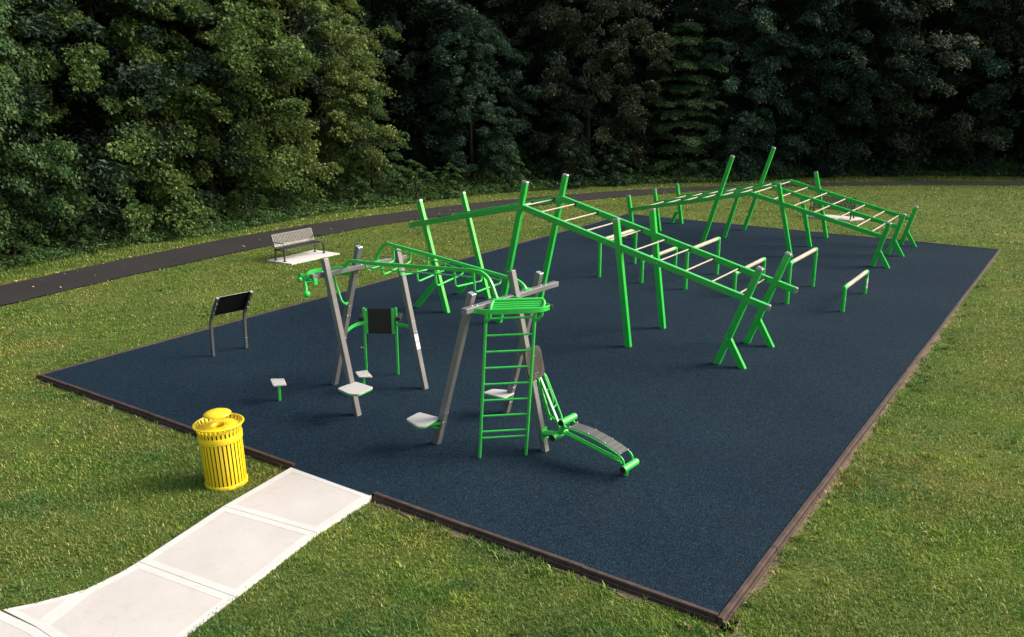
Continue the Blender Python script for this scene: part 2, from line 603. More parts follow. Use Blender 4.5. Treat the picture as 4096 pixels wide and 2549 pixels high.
def build_ground():
    xs = np.concatenate([np.linspace(-400, -60, 12), np.linspace(-40, 40, 81), np.linspace(60, 400, 12)])
    ys = np.concatenate([np.linspace(-400, -60, 12), np.linspace(-40, 70, 111), np.linspace(90, 500, 12)])
    nx, ny = len(xs), len(ys)
    rng = random.Random(4)
    vs = [(x, y, gz(x, y) + (rng.uniform(-0.006, 0.006) if abs(x) < 60 else 0)) for y in ys for x in xs]
    fs = [[j * nx + i, j * nx + i + 1, (j + 1) * nx + i + 1, (j + 1) * nx + i] for j in range(ny - 1) for i in range(nx - 1)]
    b = MB()
    b.add(vs, fs, True)
    tag(b.build("ground", GROUND), kind="structure")
build_ground()

def ribbon(name, A, B, z, mat, n=8):
    a = smooth_path([(p[0], p[1], 0) for p in A], n)
    c = smooth_path([(p[0], p[1], 0) for p in B], n)
    b = MB()
    vs = []
    rng = random.Random(7)
    for p, q in zip(a, c):
        j1, j2 = rng.uniform(-0.05, 0.05), rng.uniform(-0.05, 0.05)
        d = (q - p).normalized()
        p2, q2 = p + d * j1, q + d * j2
        for t in (0, 0.5, 1):
            r = p2.lerp(q2, t)
            vs.append((r.x, r.y, gz(r.x, r.y) + z + 0.02 * (1 - abs(2 * t - 1))))
    m = len(a)
    fs = []
    for i in range(m - 1):
        for k in range(2):
            fs.append([i * 3 + k, i * 3 + k + 1, i * 3 + 4 + k, i * 3 + 3 + k])
    fs = [f[::-1] for f in fs]
    b.add(vs, fs, True)
    return tag(b.build(name, mat), kind="structure")
# stop the forest floor at the tree line: a litter sheet lies over the lawn soil
def build_litter():
    a = smooth_path([(p[0], p[1], 0) for p in TREE_LINE], 6)
    b = MB()
    vs = []
    for i, p in enumerate(a):
        d = (a[min(i + 1, len(a) - 1)] - a[max(i - 1, 0)]).normalized()
        nrm = Vector((-d.y, d.x, 0))
        for k in (0, 4, 12, 140):
            q = p + nrm * k
            vs.append((q.x, q.y, gz(q.x, q.y) + 0.045))
    fs = [[i * 4 + k, i * 4 + k + 1, i * 4 + 5 + k, i * 4 + 4 + k][::-1] for i in range(len(a) - 1) for k in range(3)]
    b.add(vs, fs, True)
    tag(b.build("forest_floor", SOIL), kind="structure")
build_litter()
ribbon("asphalt_path", NEAR_EDGE, FAR_EDGE, 0.035, ASPHALT)

def build_pad():
    b = MB()
    n = 24
    x0, x1, y0, y1 = 0.075, PW - 0.075, 0.075, PL - 0.075
    b.add([(x0, y0, 0), (x1, y0, 0), (x1, y1, 0), (x0, y1, 0)], [[0, 1, 2, 3]])
    b.add([(7.16, -0.02, -0.001), (8.735, -0.02, -0.001), (8.735, y0, -0.001), (7.16, y0, -0.001)], [[0, 1, 2, 3]])
    tag(b.build("rubber_surface", RUBBER), kind="structure")
build_pad()

# border: two-step timber profile, pieces butted along each side
def edging(name, runs, label, inward):
    b = MB()
    rng = random.Random(name)
    inw = Vector(inward)
    for p0, p1 in runs:
        p0, p1 = Vector(p0), Vector(p1)
        L = (p1 - p0).length
        n = max(1, round(L / 1.75))
        d = (p1 - p0) / L
        for i in range(n):
            a = p0 + d * (L * i / n + 0.004)
            c = p0 + d * (L * (i + 1) / n - 0.004)
            j = Vector((0, 0, rng.uniform(-0.005, 0.005))) + inw * rng.uniform(-0.006, 0.006)
            k = Vector((0, 0, rng.uniform(-0.005, 0.005))) + inw * rng.uniform(-0.006, 0.006)
            # x = towards the rubber, z = height
            prof = [(0.0, -0.20), (0.0, -0.036), (0.005, -0.031), (0.014, -0.030), (0.018, -0.042), (0.023, -0.042), (0.027, 0.006), (0.034, 0.014), (0.084, 0.014), (0.090, 0.008), (0.090, -0.20)]
            r0 = [a + j + inw * x + Vector((0, 0, z)) for x, z in prof]
            r1 = [c + k + inw * x + Vector((0, 0, z)) for x, z in prof]
            m = len(prof)
            fs = [[q, (q + 1) % m, m + (q + 1) % m, m + q] for q in range(m)] + [list(range(m - 1, -1, -1)), list(range(m, 2 * m))]
            if d.cross(inw).z > 0:
                fs = [f[::-1] for f in fs]
            b.add(r0 + r1, fs)
    return tag(b.build("timber_edging", TIMBER), label, "edging", "timber edging around the rubber surface")
edging("a", [((0.095, 0, 0), (7.15, 0, 0))], "low brown timber edging behind the yellow litter bin, ending at the concrete path", (0, 1, 0))
edging("e", [((8.745, 0, 0), (PW - 0.095, 0, 0))], "low brown timber edging from the concrete path to the near corner of the rubber", (0, 1, 0))
edging("b", [((PW, 0, 0), (PW, PL, 0))], "low brown timber edging along the right side of the blue rubber", (-1, 0, 0))
edging("c", [((0.095, PL, 0), (PW - 0.095, PL, 0))], "low dark timber edging along the far end of the blue rubber", (0, -1, 0))
edging("d", [((0, 0, 0), (0, PL, 0))], "low brown timber edging along the left side, facing the asphalt path", (1, 0, 0))

# concrete walk: slabs with smooth picture-frame borders and dark joints
def cz(y):
    return max(-0.070, -0.004 + 0.021 * min(0, y))

def slab(b, poly, brd=0.10):
    n = len(poly)
    P = [Vector((p[0], p[1])) for p in poly]
    inner = []
    for i in range(n):
        a, c, d = P[i - 1], P[i], P[(i + 1) % n]
        e0, e1 = (c - a).normalized(), (d - c).normalized()
        n0, n1 = Vector((-e0.y, e0.x)), Vector((-e1.y, e1.x))
        k = (n0 + n1)
        k = k / max(0.3, k.dot(n0))
        inner.append(c + k * brd)
    top = [(p.x, p.y, cz(p.y)) for p in P]
    inn = [(p.x, p.y, cz(p.y)) for p in inner]
    inl = [(p.x, p.y, cz(p.y) - 0.002) for p in inner]
    bot = [(p.x, p.y, -0.30) for p in P]
    fs = [[i, (i + 1) % n, n + (i + 1) % n, n + i] for i in range(n)]
    b.add(top + inn, fs, False, 1)
    b.add(inn + inl, fs, False, 2)
    b.add(inl, [list(range(n))], False, 0)
    b.add(bot + top, fs, False, 1)

def build_walk():
    b = MB()
    G = 0.004
    L0, R0 = (7.155, 0.0), (8.74, 0.0)
    L1, R1 = (7.285, -1.305), (8.835, -1.10)
    L2, R2 = (7.555, -2.735), (9.105, -2.56)
    L3, R3 = (7.82, -4.09), (9.40, -4.10)
    def dn(p, g=G):
        return (p[0], p[1] - g)
    def up_(p, g=G):
        return (p[0], p[1] + g)
    slab(b, [up_(L1), up_(R1), R0, L0])
    slab(b, [up_(L2), up_(R2), dn(R1), dn(L1)])
    slab(b, [up_(L3), up_(R3), dn(R2), dn(L2), (7.585, -3.0), (7.575, -3.40)])
    slab(b, [(7.20, -4.13), (L3[0] - 0.006, L3[1] + 0.008), (7.565, -3.42), (7.50, -3.60), (7.36, -3.88)], 0.07)
    slab(b, [(3.2, -6.3), (9.6, -6.2), dn(R3), dn(L3), (7.19, -4.16), (6.4, -4.55), (3.2, -4.75)])
    # dark joint bed under the slabs
    b.add([(x, y, cz(y) - 0.022) for x, y in ((7.16, 0), (7.29, -1.3), (7.56, -2.74), (7.60, -3.5), (7.3, -4.2), (9.38, -4.3), (9.09, -2.56), (8.82, -1.1), (8.73, 0))], [list(range(9))], False, 3)
    return tag(b.build("concrete_path", [CONC, CONC_EDGE, CONC_EDGE, CONC_DARK]), kind="structure")
build_walk()

BENCH_PADS = [[(-4.82, 9.68), (-3.76, 9.74), (-3.74, 11.74), (-4.86, 11.70)], [(6.30, 27.86), (8.15, 27.80), (8.52, 28.42), (8.30, 28.75), (6.5, 28.72)]]
for poly in BENCH_PADS:
    b = MB()
    z = gz(*poly[0])
    b.prism(poly, z - 0.2, z + 0.045, 0, 0, 0.012)
    tag(b.build("bench_pad", CONC_EDGE), kind="structure")

# ------------------------------------------------------------------ monkey bars
def cap_bar(b, p, d, wdir, ww, dd, ln=0.055, mi=0):
    """cast end cap on a bar end at p pointing along d"""
    p, d = Vector(p), Vector(d).normalized()
    b.bar(p - d * 0.004, p + d * ln * 0.8, wdir, ww + 0.008, dd + 0.008, mi, 0.008)
    b.bar(p + d * ln * 0.75, p + d * ln, wdir, ww - 0.008, dd * 0.78, mi, 0.006)

SEC, DEP = 0.125, 0.108
def frame(root, yf, posts, braces, beam, endcaps, bolts_at, capz=True):
    """one planar side frame: posts, braces and the bent side beam, all flush at y = yf"""
    yc = yf + DEP / 2
    for top, foot, capped in posts:
        b = MB()
        p1, p0 = Vector((top[0], yc, top[1])), Vector((foot[0], yc, foot[1]))
        d = (p1 - p0).normalized()
        b.bar(p0, p1 - d * 0.05 if capped else p1, (1, 0, 0), SEC, DEP, 0, 0.007, 0.12, 0)
        o = b.build("post", GREEN, root)
        if capped:
            c = MB()
            cap_bar(c, p1 - d * 0.05, d, (1, 0, 0), SEC, DEP)
            c.build("end_cap", CAP, o)
    for top, foot in braces:
        b = MB()
        p1, p0 = Vector((top[0], yc, top[1])), Vector((foot[0], yc, foot[1]))
        b.bar(p0, p1, (1, 0, 0), SEC - 0.005, DEP - 0.010, 0, 0.007, 0.12, 0)
        d = (p1 - p0).normalized()
        for k in (0.05, 0.12):
            b.bolt((p1.x - d.x * (k - 0.1), yf - 0.002, p1.z - d.z * (k - 0.1)), (0, -1, 0), 0.010, 1)
        b.build("brace", [GREEN, STEEL], root)
    b = MB()
    pts = [(x, yc, z) for x, z in beam]
    b.sweep(pts, rect_prof(DEP - 0.007, SEC, 0.007), (0, 0, 1), 0)
    for x, z in bolts_at:
        b.bolt((x, yf + 0.0035, z), (0, -1, 0), 0.010, 1)
    o = b.build("side_beam", [GREEN, STEEL], root)
    if endcaps:
        for i, j in ((0, 1), (-1, -2)):
            p, q = Vector(pts[i]), Vector(pts[j])
            c = MB()
            cap_bar(c, p, p - q, (0, 0, 1), SEC, DEP - 0.007, 0.06)
            c.build("end_cap", CAP, o)

def rung_parts(root, xs, zf, y0, y1, r, flange):
    for x in xs:
        b = MB()
        z = zf(x)
        b.tube([(x, y0, z), (x, y1, z)], r, 10)
        o = b.build("rung", TAN, root)
        for y, s in ((y0, 1), (y1, -1)):
            f = MB()
            f.tube([(x, y - s * 0.002, z), (x, y + s * 0.012, z)], flange, 12)
            f.tube([(x, y, z), (x, y + s * 0.05, z)], r + 0.008, 10)
            for dx in (-1, 1):
                f.bolt((x + dx * flange * 0.68, y + s * 0.012, z + dx * flange * -0.25), (0, s, 0), 0.008, 1)
            f.build("mounting_flange", [DARKBROWN, STEEL], o)

def lerp_z(beam):
    def f(x):
        for (x0, z0), (x1, z1) in zip(beam, beam[1:]):
            if x <= x1:
                return z0 + (z1 - z0) * (x - x0) / (x1 - x0)
        return beam[-1][1]
    return f

def joint(x, z, d=0.032):
    return [(x - d, z + d * 1.05), (x + d, z + d), (x - d * 1.05, z - d), (x + d * 0.95, z - d * 1.05)]

r1 = empty("monkey_bars", (7.0, 8.9, 0), "large green two-rail monkey bars with beam ends sticking out past the leaning posts", "monkey bars")
BEAM1 = [(2.578, 2.035), (5.80, 2.738), (11.40, 1.282)]
Z1 = lerp_z(BEAM1)
b1 = joint(2.985, Z1(2.985)) + joint(5.79, 2.72) + joint(8.215, Z1(8.215)) + joint(11.02, Z1(11.02))
R1X = [3.83, 4.42, 5.01, 5.612, 6.205, 6.787, 7.36, 7.926, 8.508, 9.083, 9.644, 10.21, 10.79]
bo = []
for x in R1X:
    bo += [(x - 0.04, Z1(x) + 0.01), (x + 0.04, Z1(x) - 0.01)]
for yf in (7.975, 9.665):
    frame(r1, yf,
          [((2.852, 2.665), (3.638, 0), True), ((5.908, 3.30), (5.180, 0), True), ((8.142, 2.68), (8.528, 0), True), ((11.222, 2.035), (10.488, 0), True)],
          [((3.335, 0.735), (2.668, 0)), ((10.675, 0.575), (11.013, 0))], BEAM1, True, b1 + bo)
rung_parts(r1, R1X, Z1, 7.975 + DEP, 9.665, 0.0165, 0.042)

r2 = empty("monkey_bars", (7.0, 21.4, 0), "wide three-rail green monkey bars with two bays of tan rungs near the far bench", "monkey bars")
BEAM2 = [(2.70, 1.016), (6.98, 1.893), (11.07, 0.905)]
Z2 = lerp_z(BEAM2)
R2X = [3.09, 3.74, 4.39, 5.04, 5.69, 6.345, 7.00, 7.65, 8.30, 8.945, 9.595, 10.245, 10.70]
bo = []
for x in R2X:
    bo += [(x - 0.06, Z2(x) + 0.014), (x + 0.06, Z2(x) - 0.014)]
for i, yf in enumerate((19.32, 21.385, 23.36)):
    mid = i == 1
    posts = [((2.652, 1.515), (2.925, 0), True), ((11.21, 1.345), (10.865, 0), True)]
    if mid:
        posts += [((5.84, 1.60), (5.42, 0), False), ((8.02, 1.58), (8.415, 0), False)]
    else:
        posts += [((6.305, 3.05), (5.42, 0), True), ((7.842, 2.275), (8.41, 0), True)]
    frame(r2, yf, posts, [((2.72, 0.45), (2.515, 0)), ((11.015, 0.46), (11.295, 0))], BEAM2, False,
          (bo if not mid else bo[::2]) + joint(2.74, 1.02, 0.025) + joint(11.0, 0.92, 0.025) + joint(5.97, Z2(5.97)) + joint(7.99, Z2(7.99)))
for a, c in ((19.32 + DEP, 21.385), (21.385 + DEP, 23.36)):
    rung_parts(r2, R2X, Z2, a, c, 0.022, 0.036)

# ------------------------------------------------------------------ vault bars
def vault_bar(x, h, label, sticker=False):
    y0, y1 = 13.50, 15.72
    root = empty("vault_bar", (x, (y0 + y1) / 2, 0), label, "vault bar", "vault bars standing in a row on the rubber")
    R, e = 0.054, 0.075
    for y, s in ((y0, 1), (y1, -1)):
        b = MB()
        b.tube([(x, y, -0.05), (x, y, h * 0.55)], R, 16)
        b.tube([(x, y, h * 0.55 - 0.004), (x, y, h * 0.55 + 0.004)], R + 0.0025, 16)
        b.tube([(x, y, h * 0.55), (x, y, h - 0.01)], R, 16)
        for zz in (h - 0.16, h - 0.30):
            b.bolt((x + R * 0.995, y - 0.01, zz), (1, 0, 0), 0.010, 1)
            b.bolt((x - 0.005, y - R * 0.99, zz - 0.05), (0, -1, 0), 0.010, 1)
        lg = b.build("leg", [GREEN_TUBE, STEEL], root)
        c = MB()
        pts = arc((x, y, h - 0.055), (x, y, h), (x, y + s * 0.16, h), 7)
        c.tube(pts, R + 0.003, 16)
        c.ball((x, y + s * 0.012, h - 0.006), R + 0.002, 0, 16)
        c.build("elbow", GREEN_TUBE, root)
        if sticker and s < 0:
            d = MB()
            n = 6
            for z0, z1, mi in ((0.14, 0.22, 0), (0.224, 0.24, 1), (0.244, 0.40, 0)):
                vs = []
                for k in range(n + 1):
                    a = rad(-62 + 74 * k / n)
                    for zz in (z0, z1):
                        vs.append((x + (R + 0.003) * math.cos(a), y + (R + 0.003) * math.sin(a), zz))
                d.add(vs, [[2 * k, 2 * k + 2, 2 * k + 3, 2 * k + 1] for k in range(n)], True, mi)
            d.build("sticker", [STICKER, RED], lg)
    b = MB()
    b.tube([(x, y0 + 0.15, h), (x, y1 - 0.15, h)], R, 18)
    b.build("bar_sleeve", TAN, root)
    return root
vault_bar(4.79, 1.04, "tall green vault bar with tan rail, farthest left of its row")
vault_bar(6.12, 0.62, "low green vault bar between the two tallest-looking bars at the left of its row")
vault_bar(7.42, 1.04, "tall green vault bar with tan rail, third from the left in its row")
vault_bar(8.77, 0.60, "low green vault bar just behind the end of the near monkey bars")
vault_bar(10.15, 1.03, "tall green vault bar with tan rail, next to the lone low bar at right")
vault_bar(11.50, 0.585, "low green vault bar at the right with a white sticker on one leg", True)

# ------------------------------------------------------------------ grey training station
_th = math.atan2(0.13, 1.64)
E1 = Vector((math.sin(_th), math.cos(_th), 0))      # along the grey beams
E2 = Vector((math.cos(_th), -math.sin(_th), 0))     # across them
def W(s, t, z):
    return E2 * s + E1 * t + Vector((0, 0, z))

st = empty("exercise_station", W(7.3, 3.2, 0), "grey and green training station with crossed posts, overhead ladder, wall ladder and sit-up bench", "gym station")
HH = 0.050
LEGS = {"L1": ((6.400, 2.464), (5.771, 2.607)), "L3": ((6.371, 4.104), (5.753, 2.580)), "R2": ((9.725, 3.294), (9.067, 2.722)),
        "L2": ((4.903, 3.216), (5.770, 2.705)), "R1": ((8.246, 2.465), (9.017, 2.530)), "R3": ((8.265, 4.135), (8.957, 2.533))}
def leg_s(k, z):
    (s0, t0), (s1, z1) = LEGS[k]
    return s0 + (s1 - s0) * z / z1 - HH
for k, ((s0, t0), (s1, z1)) in LEGS.items():
    b = MB()
    p0, p1 = W(s0 - HH, t0 + HH, 0), W(s1 - HH, t0 + HH, z1 - 0.01)
    b.bar(p0, p1, E2, 0.098, 0.100, 0, 0.006, 0.12, 0)
    d = (p1 - p0).normalized()
    sgn = 1 if s1 < s0 else -1
    nrm = (E2 - d * E2.dot(d)).normalized()
    fr = -E1
    bz = {"L3": (1.03, 1.22), "L2": (0.98, 1.42, 1.60, 2.05, 2.18), "R1": (0.40, 0.56), "R3": (0.22, 0.36, 0.50), "R2": (0.30, 1.2, 1.05), "L1": (0.52,)}[k]
    for z in bz:
        p = p0 + d * (z / d.z)
        for o in (-0.026, 0.026):
            b.bolt(p + nrm * 0.0495 + E1 * o, nrm, 0.011, 2)
            if k in ("R2", "R3"):
                b.bolt(p - E1 * 0.0505 + nrm * o, -E1, 0.009, 2)
    # bright sawn cap plate
    b.bar(p1 - d * 0.001, p1 + d * 0.006, E2, 0.092, 0.094, 1, 0.002)
    o = b.build("post", [GREY, STEEL, STEEL], st)
    if k == "L3":
        c = MB()
        for z0, z1_, mi in ((0.72, 0.845, 0), (0.848, 0.858, 1), (0.861, 0.985, 0)):
            a0, a1 = p0 + d * (z0 / d.z) + nrm * 0.0505, p0 + d * (z1_ / d.z) + nrm * 0.0505
            c.add([a0 - E1 * 0.045, a0 + E1 * 0.045, a1 + E1 * 0.045, a1 - E1 * 0.045], [[0, 1, 2, 3]], False, mi)
        for z0 in (0.75, 0.77, 0.79, 0.89, 0.91, 0.93, 0.95):
            a0, a1 = p0 + d * (z0 / d.z) + nrm * 0.052, p0 + d * ((z0 + 0.006) / d.z) + nrm * 0.052
            c.add([a0 - E1 * 0.035, a0 + E1 * 0.028, a1 + E1 * 0.028, a1 - E1 * 0.035], [[0, 1, 2, 3]], False, 2)
        c.build("safety_sticker", [STICKER, RED, TEXTGREY], o)

for s, t0, t1, bl in ((5.663, 2.262, 4.40, (2.32, 2.42, 2.52, 3.33, 4.22)), (9.070, 2.224, 4.415, (2.42, 2.48, 3.30, 3.42, 4.03, 4.10))):
    b = MB()
    b.bar(W(s, t0, 2.328), W(s, t1, 2.328), E2, 0.102, 0.078, 0, 0.006)
    for i, t in enumerate(bl):
        b.bolt(W(s + (0.022 if i % 2 else -0.022), t, 2.367), (0, 0, 1), 0.012, 1)
    b.build("crossbeam", [GREY, STEEL], st)

# overhead ladder: two arched rails, seven U-shaped rungs
def overhead():
    b = MB()
    near = [(5.668, 2.35), (5.70, 2.42), (5.785, 2.499), (5.92, 2.541), (6.333, 2.560), (7.0, 2.614), (7.654, 2.669), (8.44, 2.735), (8.674, 2.747), (8.80, 2.728), (8.908, 2.658), (8.984, 2.536), (9.068, 2.35)]
    far = [(5.645, 2.35), (5.68, 2.44), (5.724, 2.527), (5.856, 2.678), (6.017, 2.735), (6.136, 2.722), (6.929, 2.665), (7.77, 2.594), (8.636, 2.519), (8.80, 2.505), (8.90, 2.475), (8.971, 2.430), (9.035, 2.35)]
    for pts, t in ((near, 2.96), (far, 3.70)):
        P = smooth_path([W(s, t, z - 0.025) for s, z in pts], 4)
        b.sweep(P, rect_prof(0.042, 0.056, 0.005), (0, 0, 1), 0)
        for s, z in (pts[0], pts[-1]):
            b.box(W(s, t, 2.3715), E2 * 0.10, E1 * 0.15, (0, 0, 0.008))
    nb = [2.42, 2.395, 2.44, 2.40, 2.39, 2.44, 2.41]
    fb = [2.42, 2.46, 2.385, 2.43, 2.42, 2.36, 2.385]
    ns = [6.21, 6.61, 7.01, 7.41, 7.815, 8.215, 8.61]
    fs_ = [6.11, 6.515, 6.925, 7.315, 7.715, 8.115, 8.51]
    nz = lambda s: np.interp(s, [p[0] for p in near[3:9]], [p[1] for p in near[3:9]]) - 0.05
    fz = lambda s: np.interp(s, [p[0] for p in far[4:10]], [p[1] for p in far[4:10]]) - 0.05
    for i in range(6):
        za = nz(ns[i]) - 0.065
        b.tube([W(ns[i], 2.96, za), W(ns[i + 1], 2.96, nz(ns[i + 1]) - 0.075)], 0.0115, 8)
        za = fz(fs_[i]) - 0.045
        b.tube([W(fs_[i], 3.70, za), W(fs_[i + 1], 3.70, fz(fs_[i + 1]) - 0.055)], 0.0115, 8)
    o = b.build("overhead_ladder", GREEN_TUBE, st)
    for i in range(7):
        c = MB()
        a0, a1 = W(ns[i], 2.96, nz(ns[i])), W(ns[i] + 0.02, 2.96, nb[i] - 0.02)
        f0, f1 = W(fs_[i], 3.70, fz(fs_[i])), W(fs_[i] + 0.01, 3.70, fb[i])
        dd = (f1 - a1).normalized()
        pts = [a0, a1 + Vector((0, 0, 0.075))] + arc(a1 + Vector((0, 0, 0.07)), a1, a1 + dd * 0.07, 5) + arc(f1 - dd * 0.07, f1, f1 + Vector((0, 0, 0.07)), 5) + [f0]
        c.tube(pts, 0.0165, 8)
        c.build("rung", GREEN_TUBE, o)
overhead()

# multi grip with balls on the end of the left beam
def multigrip():
    b = MB()
    hoop = smooth_path([W(5.60, 2.95, 2.345), W(5.47, 2.78, 2.345), W(5.41, 2.60, 2.345), W(5.425, 2.44, 2.345), W(5.51, 2.30, 2.335), W(5.63, 2.235, 2.29), W(5.70, 2.24, 2.26)], 5)
    b.sweep(hoop, rect_prof(0.012, 0.07, 0.003), (0, 0, 1), 0)
    b.box(W(5.735, 2.29, 2.255), E2 * 0.03, E1 * 0.07, (0, 0, 0.10))
    bar = smooth_path([W(5.035, 2.50, 2.17), W(5.06, 2.495, 2.25), W(5.15, 2.45, 2.26), W(5.25, 2.40, 2.25), W(5.42, 2.30, 2.25), W(5.52, 2.25, 2.25), W(5.63, 2.165, 2.245), W(5.73, 2.10, 2.20), W(5.80, 2.05, 2.13)], 5)
    b.tube(bar, 0.022, 10)
    for a, c in (((5.063, 2.494), (5.43, 2.56)), ((5.15, 2.45), (5.425, 2.50)), ((5.247, 2.399), (5.43, 2.45)), ((5.423, 2.297), (5.48, 2.36)), ((5.517, 2.248), (5.62, 2.33)), ((5.632, 2.164), (5.74, 2.27))):
        b.tube([W(a[0], a[1], 2.25), W(c[0], c[1], 2.27)], 0.0155, 8)
    b.ball(W(5.03, 2.505, 2.155), 0.052)
    b.ball(W(5.812, 2.04, 2.105), 0.058)
    b.build("multi_grip", GREEN_TUBE, st)
    c = MB()
    p = [W(5.64, 2.93, 2.25), W(5.42, 2.93, 2.20), W(5.49, 2.92, 2.05), W(5.56, 2.93, 1.86), W(5.60, 2.96, 1.765), W(5.60, 3.02, 1.70), W(5.47, 3.12, 1.672), W(leg_s("L2", 1.66), 3.215, 1.665)]
    p = [W(5.40, 2.94, 2.27), W(5.42, 2.935, 2.21), W(5.47, 2.935, 2.045), W(5.545, 2.94, 1.85), W(5.58, 2.95, 1.765), W(5.59, 2.985, 1.725), W(5.55, 3.06, 1.685), W(5.46, 3.13, 1.665), W(leg_s("L2", 1.66) + 0.02, 3.235, 1.665)]
    c.tube(smooth_path(p, 5), 0.021, 10)
    c.sweep(smooth_path([W(5.40, 2.94, 2.24), W(5.42, 3.06, 2.22), W(5.50, 3.16, 2.20), W(leg_s("L2", 2.2), 3.24, 2.19)], 4), rect_prof(0.014, 0.06, 0.003), (0, 0, 1))
    c.build("climbing_pole", GREEN_TUBE, st)
multigrip()

# dip station with black back panel
def dip():
    a, c = (4.90, 4.01), (5.37, 4.39)
    U = (W(*c, 0) - W(*a, 0)).normalized()
    N = Vector((U.y, -U.x, 0))
    b = MB()
    for s, t in (a, c):
        b.bar(W(s, t, 0), W(s, t, 1.32), U, 0.046, 0.046, 0, 0.006, 0.1, 0)
    pl = W(*a, 1.0) + N * 0.03
    pr = W(*c, 1.0) + N * 0.03
    l2 = W(leg_s("L2", 1.0), 3.27, 1.0)
    l3 = W(leg_s("L3", 1.03), 4.155, 1.03)
    b.sweep(arc(pl + Vector((0, 0, 0.03)), pl - U * 0.22 + N * 0.06 + Vector((0, 0, 0.03)), l2, 8), rect_prof(0.014, 0.065, 0.003), (0, 0, 1))
    b.sweep(arc(l3, pr + U * 0.35 + N * 0.14, pr, 8), rect_prof(0.014, 0.065, 0.003), (0, 0, 1))
    for p, s in ((W(*a, 0), 1), (W(*c, 0), -1)):
        b.bar(p + U * s * 0.055 + N * 0.062 + Vector((0, 0, 0.83)), p + U * s * 0.055 + N * 0.062 + Vector((0, 0, 1.325)), U, 0.05, 0.012, 0, 0.003)
        for z in (0.86, 1.06, 1.29):
            b.bolt(p + U * s * 0.055 + N * 0.068 + Vector((0, 0, z)), N, 0.009, 1)
            b.bolt(p + U * s * -0.03 + N * 0.05 + Vector((0, 0, 1.02)), N, 0.008, 1)
    o = b.build("dip_frame", [GREEN_TUBE, STEEL], st)
    q = MB()
    m = (W(*a, 1.075) + W(*c, 1.075)) / 2 + N * 0.052
    q.box(m, U * 0.52, N * 0.016, (0, 0, 0.49), 0, 0.003)
    q.build("back_panel", MESHPANEL, o)
    for p, s in ((W(*a, 1.115), -1), (W(*c, 1.115), 1)):
        q = MB()
        q.box(p + U * s * 0.045 - N * 0.10, U * 0.095, N * 0.34, (0, 0, 0.075), 0, 0.012)
        q.build("arm_pad", BLACK, o)
dip()

def rounded_poly(P, r, n=4):
    out = []
    m = len(P)
    for i in range(m):
        a, c, d = Vector(P[i - 1]), Vector(P[i]), Vector(P[(i + 1) % m])
        ra = min(r, (a - c).length * 0.45, (d - c).length * 0.45)
        p0, p1 = c + (a - c).normalized() * ra, c + (d - c).normalized() * ra
        for k in range(n + 1):
            t = k / n
            q = p0 * (1 - t) ** 2 + c * 2 * t * (1 - t) + p1 * t * t
            out.append((q.x, q.y))
    ar = sum(out[i - 1][0] * out[i][1] - out[i][0] * out[i - 1][1] for i in range(len(out)))
    return out if ar > 0 else out[::-1]

def step_plate(pts, z, anchor, name="step_plate"):
    P = [(W(s, t, 0).x, W(s, t, 0).y) for s, t in pts]
    poly = rounded_poly(P, 0.05)
    b = MB()
    b.prism(poly, z - 0.022, z, 0, 0, 0.004)
    o = b.build(name, WHITEBOARD, st)
    c = MB()
    cx = sum(p[0] for p in P) / len(P)
    cy = sum(p[1] for p in P) / len(P)
    inset = [(cx + (x - cx) * 0.965, cy + (y - cy) * 0.965) for x, y in poly]
    c.prism(inset, z - 0.044, z - 0.0225)
    ctr = Vector((cx, cy, z - 0.06))
    an = Vector(anchor)
    side = (an - ctr)
    side.z = 0
    side = Vector((-side.y, side.x, 0)).normalized()
    for k in (-0.07, 0.07):
        c.bar(ctr + side * k, an + side * k * 0.45, (0, 0, 1), 0.045, 0.012, 0, 0.003)
    c.bar(ctr, an - Vector((0, 0, 0.11)), (0, 0, 1), 0.035, 0.02, 0, 0.003)
    c.build("support_bracket", GREEN_TUBE, o)

step_plate([(6.255, 2.19), (6.235, 2.600), (6.684, 2.604), (6.745, 2.229), (6.601, 2.142), (6.42, 2.06)][:5], 0.55, W(leg_s("L1", 0.5), 2.51, 0.48))
step_plate([(7.93, 2.12), (7.89, 2.45), (8.30, 2.485), (8.365, 2.095), (8.29, 2.02)], 0.46, W(leg_s("R1", 0.4), 2.51, 0.38))
step_plate([(7.965, 3.88), (7.975, 4.12), (8.17, 4.22), (8.37, 4.235), (8.41, 3.90)], 0.385, W(leg_s("R3", 0.3), 4.185, 0.26))

